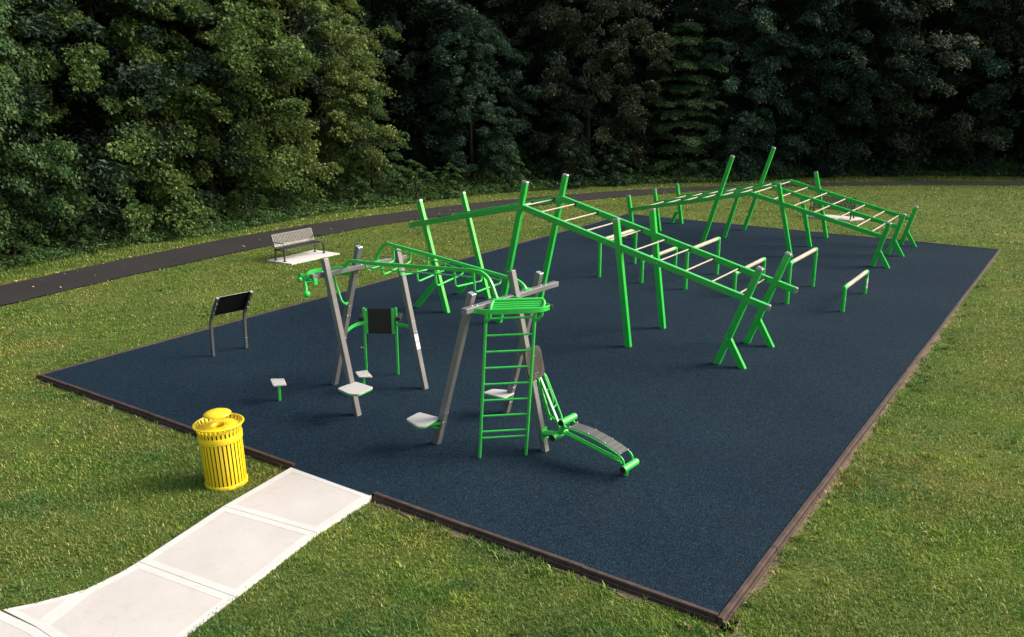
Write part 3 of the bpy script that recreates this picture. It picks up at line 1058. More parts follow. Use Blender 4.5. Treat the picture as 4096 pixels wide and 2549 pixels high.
# wall ladder with pull-up grill
LU = (W(9.543, 3.037, 0) - W(9.066, 2.523, 0)).normalized()
LN = Vector((LU.y, -LU.x, 0))
LP = W(9.066, 2.523, 0)
def LL(u, n, z):
    return LP + LU * u + LN * n + Vector((0, 0, z))
def wall_ladder():
    b = MB()
    for u0, k in ((0.0, 0.055), (0.700, 0.060)):
        b.tube([LL(u0, 0, -0.08), LL(u0 + k * 2.26, 0, 2.26)], 0.0235, 12)
    # curved flat brackets to the grey beam
    arcp = smooth_path([W(9.095, 2.36, 2.315), W(9.16, 2.42, 2.31), W(9.27, 2.48, 2.30), W(9.46, 2.66, 2.30), W(9.63, 2.85, 2.30), W(9.745, 3.0, 2.30), W(9.80, 3.11, 2.30), W(9.81, 3.25, 2.30)], 4)
    b.sweep(arcp, rect_prof(0.012, 0.075, 0.003), (0, 0, 1))
    b.sweep(smooth_path([W(9.115, 3.22, 2.33), W(9.30, 3.29, 2.32), W(9.50, 3.30, 2.31), W(9.70, 3.30, 2.31), W(9.80, 3.27, 2.31)], 4), rect_prof(0.012, 0.06, 0.003), (0, 0, 1))
    b.box(W(9.815, 3.275, 2.305), E2 * 0.035, E1 * 0.05, (0, 0, 0.065), 1)
    o = b.build("wall_ladder", [GREEN_TUBE, BLACK], st)
    for z in (0.312, 0.412, 0.66, 0.905, 1.155, 1.405, 1.652, 1.898, 2.152):
        c = MB()
        c.tube([LL(0.055 * z + 0.005, 0, z), LL(0.70 + 0.060 * z - 0.005, 0, z)], 0.0165, 10)
        c.build("rung", GREEN_TUBE, o)
    c = MB()
    fr = smooth_path([LL(0.115, 0.0, 2.10), LL(0.135, 0.055, 2.145), LL(0.165, 0.075, 2.20), LL(0.175, 0.06, 2.265), LL(0.185, 0.02, 2.33), LL(0.235, -0.06, 2.395), LL(0.31, -0.07, 2.40), LL(0.58, -0.07, 2.40), LL(0.86, -0.07, 2.40), LL(0.95, -0.06, 2.392), LL(0.965, 0.0, 2.345), LL(0.925, 0.05, 2.275), LL(0.92, 0.075, 2.21), LL(0.885, 0.055, 2.15), LL(0.83, 0.0, 2.10)], 5)
    c.tube(fr, 0.0235, 10)
    for k in range(4):
        f = (k + 1) / 4.6
        n_, z_ = -0.06 + 0.09 * f, 2.393 - 0.115 * f
        c.tube([LL(0.235 - 0.045 * f, n_, z_), LL(0.95 - 0.02 * f, n_, z_)], 0.0165, 8)
    c.build("pull_up_grill", GREEN_TUBE, o)
    for u, v in ((LL(0.125, 0, 2.24), LL(0.19, 0.03, 2.33)), (LL(0.84, 0, 2.24), LL(0.945, 0.03, 2.33))):
        pass
wall_ladder()

# sit-up bench
def situp():
    b = MB()
    near = smooth_path([W(10.06, 3.27, 0.555), W(10.084, 3.27, 0.532), W(10.12, 3.27, 0.509), W(10.26, 3.27, 0.506), W(10.52, 3.27, 0.483), W(10.774, 3.27, 0.424), W(10.975, 3.27, 0.355), W(11.07, 3.27, 0.310), W(11.11, 3.27, 0.265), W(11.125, 3.27, 0.20)], 4)
    far = [p + E1 * 0.235 for p in near]
    b.tube(near, 0.0165, 8)
    b.tube(far, 0.0165, 8)
    for t in (3.36, 3.42):
        b.tube([W(10.0, t, 0.375), W(11.03, t, 0.185)], 0.019, 8)
    b.tube([W(leg_s("R2", 0.28) + 0.05, 3.345, 0.275), W(9.93, 3.39, 0.315)], 0.050, 14)
    b.box(W(leg_s("R2", 0.28) + 0.056, 3.345, 0.275), Vector((0, 0, 1)).cross(E1) * 0.0 + E2 * 0.014, E1 * 0.13, Vector((-0.024, 0, 0.19)))
    b.bar(W(9.88, 3.39, 0.27), W(10.07, 3.39, 0.60), E1, 0.10, 0.07, 0, 0.015)
    b.bar(W(11.075, 3.39, -0.03), W(11.13, 3.39, 0.17), E1, 0.05, 0.05, 0, 0.008)
    for t in (3.30, 3.39):
        for zz in (0.20, 0.35):
            b.bolt(W(leg_s("R2", zz) + 0.062, t, zz), E2, 0.011, 1)
    o = b.build("sit_up_bench", [GREEN_TUBE, STEEL], st)
    for s, z, h in ((10.06, 0.59, 0.175), (9.905, 0.31, 0.175), (11.145, 0.165, 0.180)):
        c = MB()
        c.tube([W(s, 3.39 - h, z), W(s, 3.39 + h, z)], 0.052, 18)
        for t, sg in ((3.39 - h, -1), (3.39 + h, 1)):
            c.tube([W(s, t - sg * 0.001, z), W(s, t + sg * 0.008, z)], 0.050, 18, 1)
        c.build("roller", [GREEN_TUBE, BLACK], o)
    c = MB()
    pts = [(10.165, 0.522), (10.325, 0.512), (10.49, 0.500), (10.638, 0.472), (10.782, 0.434), (10.93, 0.382), (11.045, 0.338)]
    c.sweep(smooth_path([W(s, 3.387, z + 0.008) for s, z in pts], 3), rect_prof(0.225, 0.010, 0.002), (0, 0, 1))
    for s, z in pts[::2]:
        for t in (3.29, 3.485):
            c.bolt(W(s, t, z + 0.016), (0.2, 0, 1), 0.011, 1)
    c.build("bench_board", [DIAMOND, STEEL], o)
situp()

# round-slotted back board on the leaning post and the leg rack behind it
def backboard():
    d = (W(9.067, 3.3, 2.722) - W(9.725, 3.3, 0)).normalized()
    N = (E2 - d * E2.dot(d)).normalized()
    c0 = W(leg_s("R2", 1.34), 3.345, 1.34) + N * 0.125
    b = MB()
    def P(x, y, n):
        return c0 + E1 * x + d * y + N * n
    HW, HT = 0.195, 0.245
    def rr(t, k):
        # rounded rectangle outline (superellipse) at scale k
        c, s = math.cos(t), math.sin(t)
        e = 5.0
        q = (abs(c) ** e + abs(s) ** e) ** (-1 / e)
        return HW * k * q * c, HT * k * q * s
    # board cut by concentric slots: rings of rubber with gaps bridged by ribs
    edges = [(0.0, 0.12), (0.155, 0.26), (0.295, 0.40), (0.435, 0.54), (0.575, 0.68), (0.715, 0.82), (0.855, 1.0)]
    n = 40
    for a0, a1 in edges:
        vs = []
        for i in range(n):
            t = 2 * math.pi * i / n
            el = lambda k: (HW * k * math.cos(t), HT * k * math.sin(t)) if k < 0.99 else rr(t, 1.0)
            for k, nn in ((max(a0, 0.004), 0), (a1, 0), (a1, -0.022), (max(a0, 0.004), -0.022)):
                x, y = el(k)
                vs.append(P(x, y, nn))
        fs = []
        for i in range(n):
            j = (i + 1) % n
            for q in range(4):
                fs.append([i * 4 + q, i * 4 + (q + 1) % 4, j * 4 + (q + 1) % 4, j * 4 + q][::-1])
        b.add(vs, fs, False, 0)
    for k in range(8):
        t = 2 * math.pi * k / 8 + 0.2
        x, y = HW * math.cos(t) * 0.95, HT * math.sin(t) * 0.95
        b.bar(P(0, 0, -0.012), P(x, y, -0.012), N, 0.016, 0.03, 0, 0.002)
    b.bar(P(0, 0, -0.13), P(0, 0, -0.02), E1, 0.09, 0.16, 1, 0.01)
    for y in (0.10, -0.16):
        b.bolt(P(0.01, y, 0.002), N, 0.010, 2)
    b.build("round_back_board", [BOARD, BLACK, STEEL], st)
    c = MB()
    c.bar(W(9.33, 3.61, 1.11), W(9.93, 3.41, 0.37), E1, 0.045, 0.03, 0, 0.004)
    c.tube(smooth_path([W(9.31, 3.70, 1.09), W(9.36, 3.70, 1.085), W(9.40, 3.70, 1.062), W(9.44, 3.70, 1.005), W(9.509, 3.70, 0.871), W(9.622, 3.70, 0.652), W(9.715, 3.70, 0.47), W(9.73, 3.69, 0.435), W(9.722, 3.66, 0.41), W(9.75, 3.56, 0.43), W(9.80, 3.47, 0.46)], 4), 0.0165, 8)
    c.tube(smooth_path([W(9.33, 3.66, 1.20), W(9.369, 3.66, 1.165), W(9.426, 3.66, 1.042), W(9.517, 3.66, 0.865), W(9.583, 3.66, 0.725), W(9.590, 3.655, 0.675), W(9.58, 3.64, 0.635), W(9.60, 3.56, 0.67)], 4), 0.0145, 8)
    for a, e in ((W(9.532, 3.55, 0.88), W(9.476, 3.70, 0.85)), (W(9.70, 3.50, 0.64), W(9.62, 3.70, 0.63))):
        c.tube([a, e], 0.012, 8)
    pa, pb = W(9.372, 3.55, 1.04), W(9.622, 3.55, 0.415)
    c.bar(pa, pb, E1, 0.03, 0.05, 0, 0.004)
    for k in range(6):
        q = pa.lerp(pb, 0.1 + 0.15 * k)
        c.tube([q - E2 * 0.05, q - E2 * 0.02], 0.018, 8)
    c.bar(W(9.33, 3.52, 1.10), W(9.33, 3.72, 1.12), (0, 0, 1), 0.05, 0.02, 0, 0.004)
    c.bar(W(leg_s("R2", 1.10), 3.345, 1.10), W(9.33, 3.60, 1.10), (0, 0, 1), 0.05, 0.02, 0, 0.004)
    c.bar(W(9.60, 3.55, 0.50), W(9.85, 3.43, 0.47), (0, 0, 1), 0.03, 0.02, 0, 0.004)
    c.build("leg_rack", GREEN_TUBE, st)
    c = MB()
    p = W(leg_s("R3", 1.17) + 0.062, 4.185, 1.17)
    c.box(p, E2 * 0.014, E1 * 0.07, Vector((0.03, 0, 0.13)))
    c.build("wing_bracket", GREEN_TUBE, st)
backboard()

# free-standing step posts
def step_post(foot, plate, z, label):
    root = empty("step_post", (foot[0], foot[1], 0), label, "step post", "stepping posts on the rubber")
    b = MB()
    b.bar((foot[0], foot[1], -0.08), (foot[0], foot[1], z - 0.02), (0.8, -0.56, 0), 0.055, 0.045, 0, 0.005)
    b.build("post", GREEN_TUBE, root)
    c = MB()
    cx = sum(p[0] for p in plate) / 4
    cy = sum(p[1] for p in plate) / 4
    ox, oy = foot[0] - cx, foot[1] - cy
    P = rounded_poly([(x + ox, y + oy) for x, y in plate], 0.03)
    c.prism(P, z - 0.022, z, 0, 0, 0.004)
    for i in range(4):
        x, y = foot[0] + (plate[i][0] - cx) * 0.5, foot[1] + (plate[i][1] - cy) * 0.5
        c.bolt((x, y, z), (0, 0, 1), 0.012, 1)
    c.build("step_board", [WHITEBOARD, STEEL], root)
step_post((4.905, 1.735), [(4.594, 1.864), (4.788, 2.011), (5.056, 1.828), (4.919, 1.651)], 0.345, "small white step on a short green post, standing alone left of the station")
step_post((5.835, 2.885), [(5.605, 2.902), (5.718, 3.091), (6.051, 2.884), (5.868, 2.733)], 0.345, "small white step on a green post between the grey legs, by the dip panel")

# ------------------------------------------------------------------ information board (seen from behind)
def info():
    A, B = Vector((1.818, 2.674, 0)), Vector((1.937, 3.41, 0))
    d = (B - A).normalized()
    n = Vector((d.y, -d.x, 0))
    root = empty("information_board", (A + B) / 2, "low grey information board on two bent posts, its black back turned to the camera", "sign")
    for F in (A, B):
        b = MB()
        pts = [F + Vector((0, 0, -0.1)), F + n * 0.01 + Vector((0, 0, 0.40)), F + n * 0.035 + Vector((0, 0, 0.70)), F + n * 0.06 + Vector((0, 0, 0.80)), F + n * 0.12 + Vector((0, 0, 0.88)), F + n * 0.405 + Vector((0, 0, 1.285))]
        b.sweep(pts, rect_prof(0.056, 0.060, 0.006), n, 0)
        b.sweep([F + n * 0.007 + Vector((0, 0, 0.23)), F + n * 0.0075 + Vector((0, 0, 0.245))], rect_prof(0.059, 0.063, 0.004), n, 1)
        u = Vector((n.x * 0.285, n.y * 0.285, 0.405)).normalized()
        m = u.cross(d)
        for k in (0.08, 0.22, 0.36):
            q = F + n * 0.12 + Vector((0, 0, 0.88)) + u * k
            b.bolt(q + m * (0.029 if m.dot(n) > 0 else -0.029), m if m.dot(n) > 0 else -m, 0.010, 1)
        o = b.build("post", [GREY_DARK, STEEL], root)
        c = MB()
        q = pts[-1]
        c.bar(q, q + u * 0.012, d, 0.056, 0.060, 0, 0.004)
        c.build("end_cap", CAP, o)
    b = MB()
    u = Vector((n.x * 0.285, n.y * 0.285, 0.405)).normalized()
    m = u.cross(d).normalized()
    if m.dot(n) > 0:
        m = -m
    c0 = (A + B) / 2 + n * 0.26 + Vector((0, 0, 1.083)) + m * 0.02
    b.box(c0 - u * 0.03, d * 0.72, m * 0.010, u * 0.53, 0, 0.002)
    b.box(c0 + m * 0.008 - u * 0.03, d * 0.725, m * 0.005, u * 0.535, 1, 0.001)
    b.build("board_panel", [BOARDBACK, PANELFACE], root)
GREY_DARK = paint("dark_grey_paint", (0.105, 0.110, 0.115), 0.42, 0.2, var=0.1)
info()

# ------------------------------------------------------------------ litter bin
def bin_():
    base = Vector((6.634, -0.753, -0.125))
    root = empty("litter_bin", base, "yellow slatted litter bin with a domed rain bonnet, on the grass beside the concrete path", "litter bin")
    ax = Vector((-0.824 * 0.040, -0.567 * 0.040, 1)).normalized()
    u = ax.cross(Vector((0, 1, 0))).normalized()
    v = ax.cross(u)
    def P(r, a, z):
        return base + ax * z + (u * math.cos(a) + v * math.sin(a)) * r
    prof = [(0.284, 0.02), (0.286, 0.20), (0.289, 0.50), (0.292, 0.78), (0.300, 0.86), (0.318, 0.915), (0.333, 0.945)]
    b = MB()
    n = 32
    for i in range(n):
        a = 2 * math.pi * (i + 0.5) / n
        hw = 0.0375 / 2
        vs = []
        for r, z in prof:
            c = P(r, a, z)
            tt = (-u * math.sin(a) + v * math.cos(a))
            rr = (u * math.cos(a) + v * math.sin(a))
            for dx, dr in ((-hw, 0), (hw, 0), (hw, -0.007), (-hw, -0.007)):
                vs.append(c + tt * dx + rr * dr)
        fs = []
        for k in range(len(prof) - 1):
            for q in range(4):
                fs.append([k * 4 + q, k * 4 + (q + 1) % 4, k * 4 + 4 + (q + 1) % 4, k * 4 + 4 + q])
        b.add(vs, fs)
    b.build("slats", YELLOW, root)
    c = MB()
    c.lathe(base, [(0.282, 0.0), (0.295, 0.0), (0.296, 0.008), (0.296, 0.085), (0.292, 0.09), (0.280, 0.09)], 48, 0, ax)
    c.build("base_ring", YELLOW, root)
    c = MB()
    c.lathe(base, [(0.292, 0.715), (0.302, 0.715), (0.304, 0.720), (0.306, 0.800), (0.304, 0.805), (0.293, 0.805)], 48, 0, ax)
    c.build("upper_band", YELLOW, root)
    c = MB()
    tor = [(0.336 + 0.014 * math.cos(t), 0.950 + 0.012 * math.sin(t)) for t in [2 * math.pi * k / 10 for k in range(11)]]
    c.lathe(base, tor, 48, 0, ax)
    c.build("rim", YELLOW, root)
    c = MB()
    c.lathe(base, [(0.268, 0.03), (0.268, 0.86)], 32, 0, ax)
    c.lathe(base, [(0.001, 0.03), (0.268, 0.03)], 32, 0, ax, False)
    c.build("liner", LINER, root)
    c = MB()
    c.lathe(base, [(0.296, 0.865), (0.298, 0.890), (0.285, 0.905), (0.18, 0.918), (0.105, 0.925), (0.098, 0.921), (0.095, 0.86)], 40, 0, ax)
    o = c.build("lid", YELLOW, root)
    c = MB()
    dome = [(0.180, 1.075), (0.190, 1.078), (0.192, 1.086), (0.175, 1.103), (0.13, 1.122), (0.07, 1.134), (0.001, 1.138)]
    c.lathe(base, dome, 36, 0, ax)
    c.lathe(base, [(0.001, 1.10), (0.13, 1.092), (0.180, 1.075)], 36, 0, ax)
    for k in range(3):
        a = 2 * math.pi * k / 3 + 0.9
        c.tube([P(0.20, a, 0.888), P(0.165, a, 1.085)], 0.006, 6)
    c.build("rain_bonnet", YELLOW, root)
bin_()

# ------------------------------------------------------------------ benches
def bench():
    """built facing +X about the origin, feet at z = 0, length along Y"""
    root = empty("park_bench", (0, 0, 0), "", "bench", "slatted metal park benches")
    hl = 0.815
    prof = [(0.225, 0.325), (0.245, 0.345), (0.24, 0.365), (0.20, 0.378), (0.08, 0.366), (-0.06, 0.356), (-0.13, 0.362), (-0.175, 0.40), (-0.205, 0.47), (-0.255, 0.62), (-0.300, 0.755), (-0.315, 0.775), (-0.335, 0.770)]
    n = 29
    seat, back = prof[:7], prof[6:]
    for nm, pr in (("slatted_seat", seat), ("slatted_backrest", back)):
        b = MB()
        for i in range(n):
            y = -hl + 0.03 + (2 * hl - 0.06) * i / (n - 1)
            b.sweep([(x, y, z) for x, z in pr], rect_prof(0.036, 0.008, 0.002), (0, 0, 1) if nm == "slatted_seat" else (1, 0, 0.4))
        if nm == "slatted_seat":
            b.tube([(0.20, -hl, 0.352), (0.20, hl, 0.352)], 0.014, 8)
            b.tube([(-0.14, -hl, 0.345), (-0.14, hl, 0.345)], 0.016, 8)
        else:
            b.tube([(-0.315, -hl, 0.757), (-0.315, hl, 0.757)], 0.014, 8)
            b.tube([(-0.275, -hl, 0.635), (-0.275, hl, 0.635)], 0.010, 8)
        b.build(nm, SLATGREY, root)
    for s in (-1, 1):
        y = s * hl
        b = MB()
        b.bar((0.225, y, 0.0), (0.215, y, 0.33), (0, 1, 0), 0.045, 0.035, 0, 0.004)
        b.bar((-0.19, y, 0.0), (-0.17, y, 0.34), (0, 1, 0), 0.045, 0.035, 0, 0.004)
        b.bar((0.225, y, 0.330), (-0.19, y, 0.330), (0, 1, 0), 0.045, 0.035, 0, 0.004)
        b.bar((-0.17, y, 0.32), (-0.320, y, 0.765), (0, 1, 0), 0.030, 0.030, 0, 0.004)
        for x in (0.225, -0.19):
            b.box((x, y, 0.006), (0.10, 0, 0), (0, 0.07, 0), (0, 0, 0.012))
        o = b.build("end_frame", BLACKMETAL, root)
        c = MB()
        pts = [Vector((0.215, y, 0.33)), Vector((0.225, y, 0.49))] + arc((0.226, y, 0.49), (0.228, y, 0.55), (0.16, y, 0.556), 6) + [Vector((-0.05, y, 0.552)), Vector((-0.245, y, 0.548))]
        c.sweep(pts, rect_prof(0.035, 0.020, 0.004), (1, 0, 1), 0)
        c.build("armrest", BLACKMETAL, o)
    return root
bn = bench()
cm = child_map()
bn.location = (-4.40, 10.65, gz(-4.4, 10.65) + 0.045)
bn["label"] = "black slatted metal bench on a white slab, beside the asphalt path at left"
b2 = copy_tree(bn, cm)
b2.location = (7.30, 28.22, gz(7.3, 28.2) + 0.045)
b2.rotation_euler = (0, 0, rad(-93))
b2["label"] = "black slatted metal bench seen through the rungs of the far monkey bars"

# ------------------------------------------------------------------ vegetation
def np_mesh(name, verts, nper, faces_idx, mat, smooth=False):
    """verts: (N, nper, 3); faces_idx: list of tuples into nper"""
    N = len(verts)
    me = bpy.data.meshes.new(name)
    V = verts.reshape(-1, 3).astype(np.float32)
    me.vertices.add(len(V))
    me.vertices.foreach_set("co", V.ravel())
    loops, starts, tot = [], [], 0
    fl = [np.array(f) for f in faces_idx]
    per = sum(len(f) for f in fl)
    base = (np.arange(N) * nper)[:, None]
    L = np.concatenate([base + f[None, :] for f in fl], axis=1).ravel()
    sz = np.array([len(f) for f in fl])
    st_ = np.concatenate([[0], np.cumsum(sz)[:-1]])
    stt = (np.arange(N) * per)[:, None] + st_[None, :]
    me.loops.add(len(L))
    me.loops.foreach_set("vertex_index", L.astype(np.int32))
    me.polygons.add(N * len(fl))
    me.polygons.foreach_set("loop_start", stt.ravel().astype(np.int32))
    me.update(calc_edges=True)
    me.materials.append(mat)
    return me

def leaves(P, Nrm, size, rng, asp=0.72):
    """folded pointed leaves at P with normals Nrm"""
    n = len(P)
    Nrm = Nrm / np.linalg.norm(Nrm, axis=1, keepdims=True)
    a = rng.normal(size=(n, 3))
    a[:, 2] -= 0.6                                     # tips hang down a little
    a -= Nrm * np.sum(a * Nrm, axis=1, keepdims=True)
    a /= np.linalg.norm(a, axis=1, keepdims=True)
    s = np.cross(Nrm, a)
    L = (size * rng.uniform(0.6, 1.35, n))[:, None]
    Wd = L * asp * 0.5
    f = Nrm * L * 0.12
    v = np.stack([P - a * L * 0.45, P + s * Wd * 0.9 - a * L * 0.05 + f, P + s * Wd * 0.45 + a * L * 0.22 + f * 0.3, P + a * L * 0.55, P - s * Wd * 0.45 + a * L * 0.22 + f * 0.3, P - s * Wd * 0.9 - a * L * 0.05 + f], axis=1)
    return v
LEAF_F = [(0, 1, 2, 3), (0, 3, 4, 5)]

def crown_points(kind, H, R, z0, nclump, nleaf, rng):
    """clump centres spread through the crown, then leaves round every clump"""
    C, Sz = [], []
    while len(C) < nclump:
        if kind == "round":
            z = rng.uniform(0, 1)
            rmax = R * (0.55 + 0.45 * math.sin(math.pi * min(1, z * 0.95 + 0.12))) * (1.0 if z < 0.75 else max(0.12, 1 - ((z - 0.75) / 0.25) ** 2 * 0.8))
            a = rng.uniform(0, 2 * math.pi)
            lob = 1 + 0.22 * math.sin(3 * a + 5 * z) + 0.14 * math.sin(5 * a - 7 * z + 1)
            r = rmax * lob * math.sqrt(rng.uniform(0.12, 1))
            C.append((r * math.cos(a), r * math.sin(a), z0 + (H - z0) * z - 0.12 * r))
            Sz.append(rng.uniform(0.45, 1.05) * R * 0.165)
        elif kind == "layer":
            k = rng.integers(0, 13)
            z = (k + rng.uniform(-0.12, 0.12)) / 13
            rmax = R * (1 - 0.62 * z ** 2.2) * (0.72 + 0.34 * math.sin(k * 2.4) + 0.16 * math.sin(3 * k))
            a = rng.uniform(0, 2 * math.pi)
            r = rmax * math.sqrt(rng.uniform(0.03, 1))
            C.append((r * math.cos(a), r * math.sin(a), z0 + (H - z0) * z - 0.10 * r))
            Sz.append(rng.uniform(0.6, 1.0) * R * 0.19)
        elif kind == "column":
            z = rng.uniform(0, 1)
            a = rng.uniform(0, 2 * math.pi)
            r = R * (0.8 + 0.3 * math.sin(4 * a + 6 * z)) * (1 - 0.4 * z) * math.sqrt(rng.uniform(0.3, 1))
            C.append((r * math.cos(a), r * math.sin(a), z0 + (H - z0) * z))
            Sz.append(rng.uniform(0.35, 0.7) * R * 0.35)
    C, Sz = np.array(C), np.array(Sz)
    k = rng.integers(0, nclump, nleaf)
    d = rng.normal(size=(nleaf, 3))
    d /= np.linalg.norm(d, axis=1, keepdims=True)
    rr = rng.uniform(0.0, 1.0, nleaf) ** 0.45 * rng.uniform(0.75, 1.25, nleaf)
    if kind == "column":
        off = d * (Sz[k] * rr)[:, None]
        off[:, 2] *= 1.7
    else:
        # each clump is a spray: long outwards, narrower across, thin and drooping towards its tip
        rad_ = C[:, :2] + rng.normal(size=(nclump, 2)) * R * 0.12
        rad_ /= np.linalg.norm(rad_, axis=1, keepdims=True) + 1e-6
        ro = np.concatenate([rad_, np.zeros((nclump, 1))], 1)
        ta = np.stack([-rad_[:, 1], rad_[:, 0], np.zeros(nclump)], 1)
        q = d * (Sz[k] * rr)[:, None]
        flat = 0.26 if kind == "layer" else 0.50
        ex = q[:, 0:1] * 1.45
        off = ro[k] * ex + ta[k] * q[:, 1:2] * 0.85
        off[:, 2] += q[:, 2] * flat - np.where(ex[:, 0] > 0, 0.42, 0.10) * np.abs(ex[:, 0])
    P = C[k] + off
    out = P - np.array([0, 0, (H + z0) * 0.45])
    out /= np.linalg.norm(out, axis=1, keepdims=True) + 1e-6
    N = d * 0.55 + out * 0.35 + np.array([0, 0, 0.75]) + rng.normal(size=(nleaf, 3)) * 0.45
    return P, N

def crown_mesh(name, kind, H, R, z0, nclump, nleaf, size, seed, asp=0.72):
    rng = np.random.default_rng(seed)
    P, N = crown_points(kind, H, R, z0, nclump, nleaf, rng)
    return np_mesh(name, leaves(P, N, np.full(len(P), size), rng, asp), 6, LEAF_F, LEAF_MID)

def trunk_mesh(name, H, r, R, z0, seed, limbs=9):
    rng = random.Random(seed)
    b = MB()
    pts, rs = [], []
    for i in range(9):
        t = i / 8
        pts.append((rng.uniform(-0.12, 0.12) * t * H * 0.08 + 0.02 * H * math.sin(t * 3), rng.uniform(-0.1, 0.1) * t, -0.3 + t * (H * 0.93)))
        rs.append(r * (1.25 if i == 0 else 1) * (1 - t) ** 0.8 + 0.02)
    b.tube(pts, rs, 9)
    for k in range(limbs):
        z = z0 + (H - z0) * (0.05 + 0.8 * k / limbs)
        a = k * 2.399 + rng.uniform(-0.3, 0.3)
        L = R * rng.uniform(0.65, 1.0) * (1 - 0.35 * k / limbs)
        base = Vector((0, 0, z))
        mid = base + Vector((math.cos(a) * L * 0.5, math.sin(a) * L * 0.5, L * 0.28))
        tip = base + Vector((math.cos(a + 0.2) * L, math.sin(a + 0.2) * L, L * 0.30))
        b.tube(arc(base, mid, tip, 5), [r * 0.38, r * 0.33, r * 0.27, r * 0.2, r * 0.13, 0.012], 6)
        for q in (0.5, 0.75):
            p = base.lerp(tip, q) + Vector((0, 0, L * 0.1))
            e = p + Vector((math.cos(a + 1.1 * (1 if q > 0.6 else -1)) * L * 0.35, math.sin(a + 1.1 * (1 if q > 0.6 else -1)) * L * 0.35, L * 0.1))
            b.tube([p, (p + e) / 2 + Vector((0, 0, 0.05)), e], [r * 0.14, r * 0.1, 0.01], 5)
    me = bpy.data.meshes.new(name)
    me.from_pydata(b.v, [], b.f)
    me.polygons.foreach_set("use_smooth", b.s)
    me.materials.append(BARK)
    me.update()
    return me

CROWNS = {
    "maple_a": (crown_mesh("maple_crown_a", "round", 13, 4.4, 0.7, 330, 105000, 0.125, 1, 0.95), trunk_mesh("maple_trunk_a", 13, 0.20, 4.2, 2.5, 1)),
    "maple_b": (crown_mesh("maple_crown_b", "round", 13, 4.4, 1.6, 300, 100000, 0.125, 2, 0.95), trunk_mesh("maple_trunk_b", 13, 0.18, 4.2, 3.0, 2)),
    "oak_a": (crown_mesh("oak_crown_a", "round", 15, 5.0, 0.1, 360, 110000, 0.19, 3, 0.6), trunk_mesh("oak_trunk_a", 15, 0.24, 4.5, 3.0, 3)),
    "oak_b": (crown_mesh("oak_crown_b", "round", 15, 4.9, 0.3, 330, 105000, 0.20, 4, 0.48), trunk_mesh("oak_trunk_b", 15, 0.22, 4.4, 3.5, 4)),
    "layer": (crown_mesh("layered_crown", "layer", 9.5, 3.1, 0.6, 300, 80000, 0.12, 5, 0.5), trunk_mesh("layered_trunk", 9.5, 0.14, 2.6, 1.2, 5)),
    "column": (crown_mesh("ivy_crown", "column", 15, 1.7, 0.2, 190, 52000, 0.115, 6, 0.9), trunk_mesh("ivy_trunk", 15, 0.2, 1.3, 3, 6)),
    "small": (crown_mesh("small_crown", "round", 5.2, 2.0, 0.15, 120, 34000, 0.085, 7, 0.6), trunk_mesh("small_trunk", 5.2, 0.08, 1.8, 0.8, 7, 7)),
    "shrub": (crown_mesh("shrub_crown", "round", 1.9, 1.15, 0.02, 60, 12000, 0.07, 8, 0.7), trunk_mesh("shrub_stems", 1.9, 0.03, 1.0, 0.2, 8, 6)),
}

def tree(name, proto, x, y, rot, sc, mat, label, cat, group=None, szr=1.0):
    cm_, tm = CROWNS[proto]
    z = gz(x, y) + 0.03
    root = bpy.data.objects.new(name, None)
    COL.objects.link(root)
    root.location = (x, y, z)
    root.rotation_euler = (0, 0, rot)
    root.scale = (sc * szr, sc * szr, sc)
    root.empty_display_size = 0.5
    tag(root, label, cat, group)
    c = bpy.data.objects.new("crown", cm_)
    COL.objects.link(c)
    c.parent = root
    c.material_slots[0].link = 'OBJECT'
    c.material_slots[0].material = mat
    t = bpy.data.objects.new("trunk" if cat == "tree" else "stems", tm)
    COL.objects.link(t)
    t.parent = root
    return root

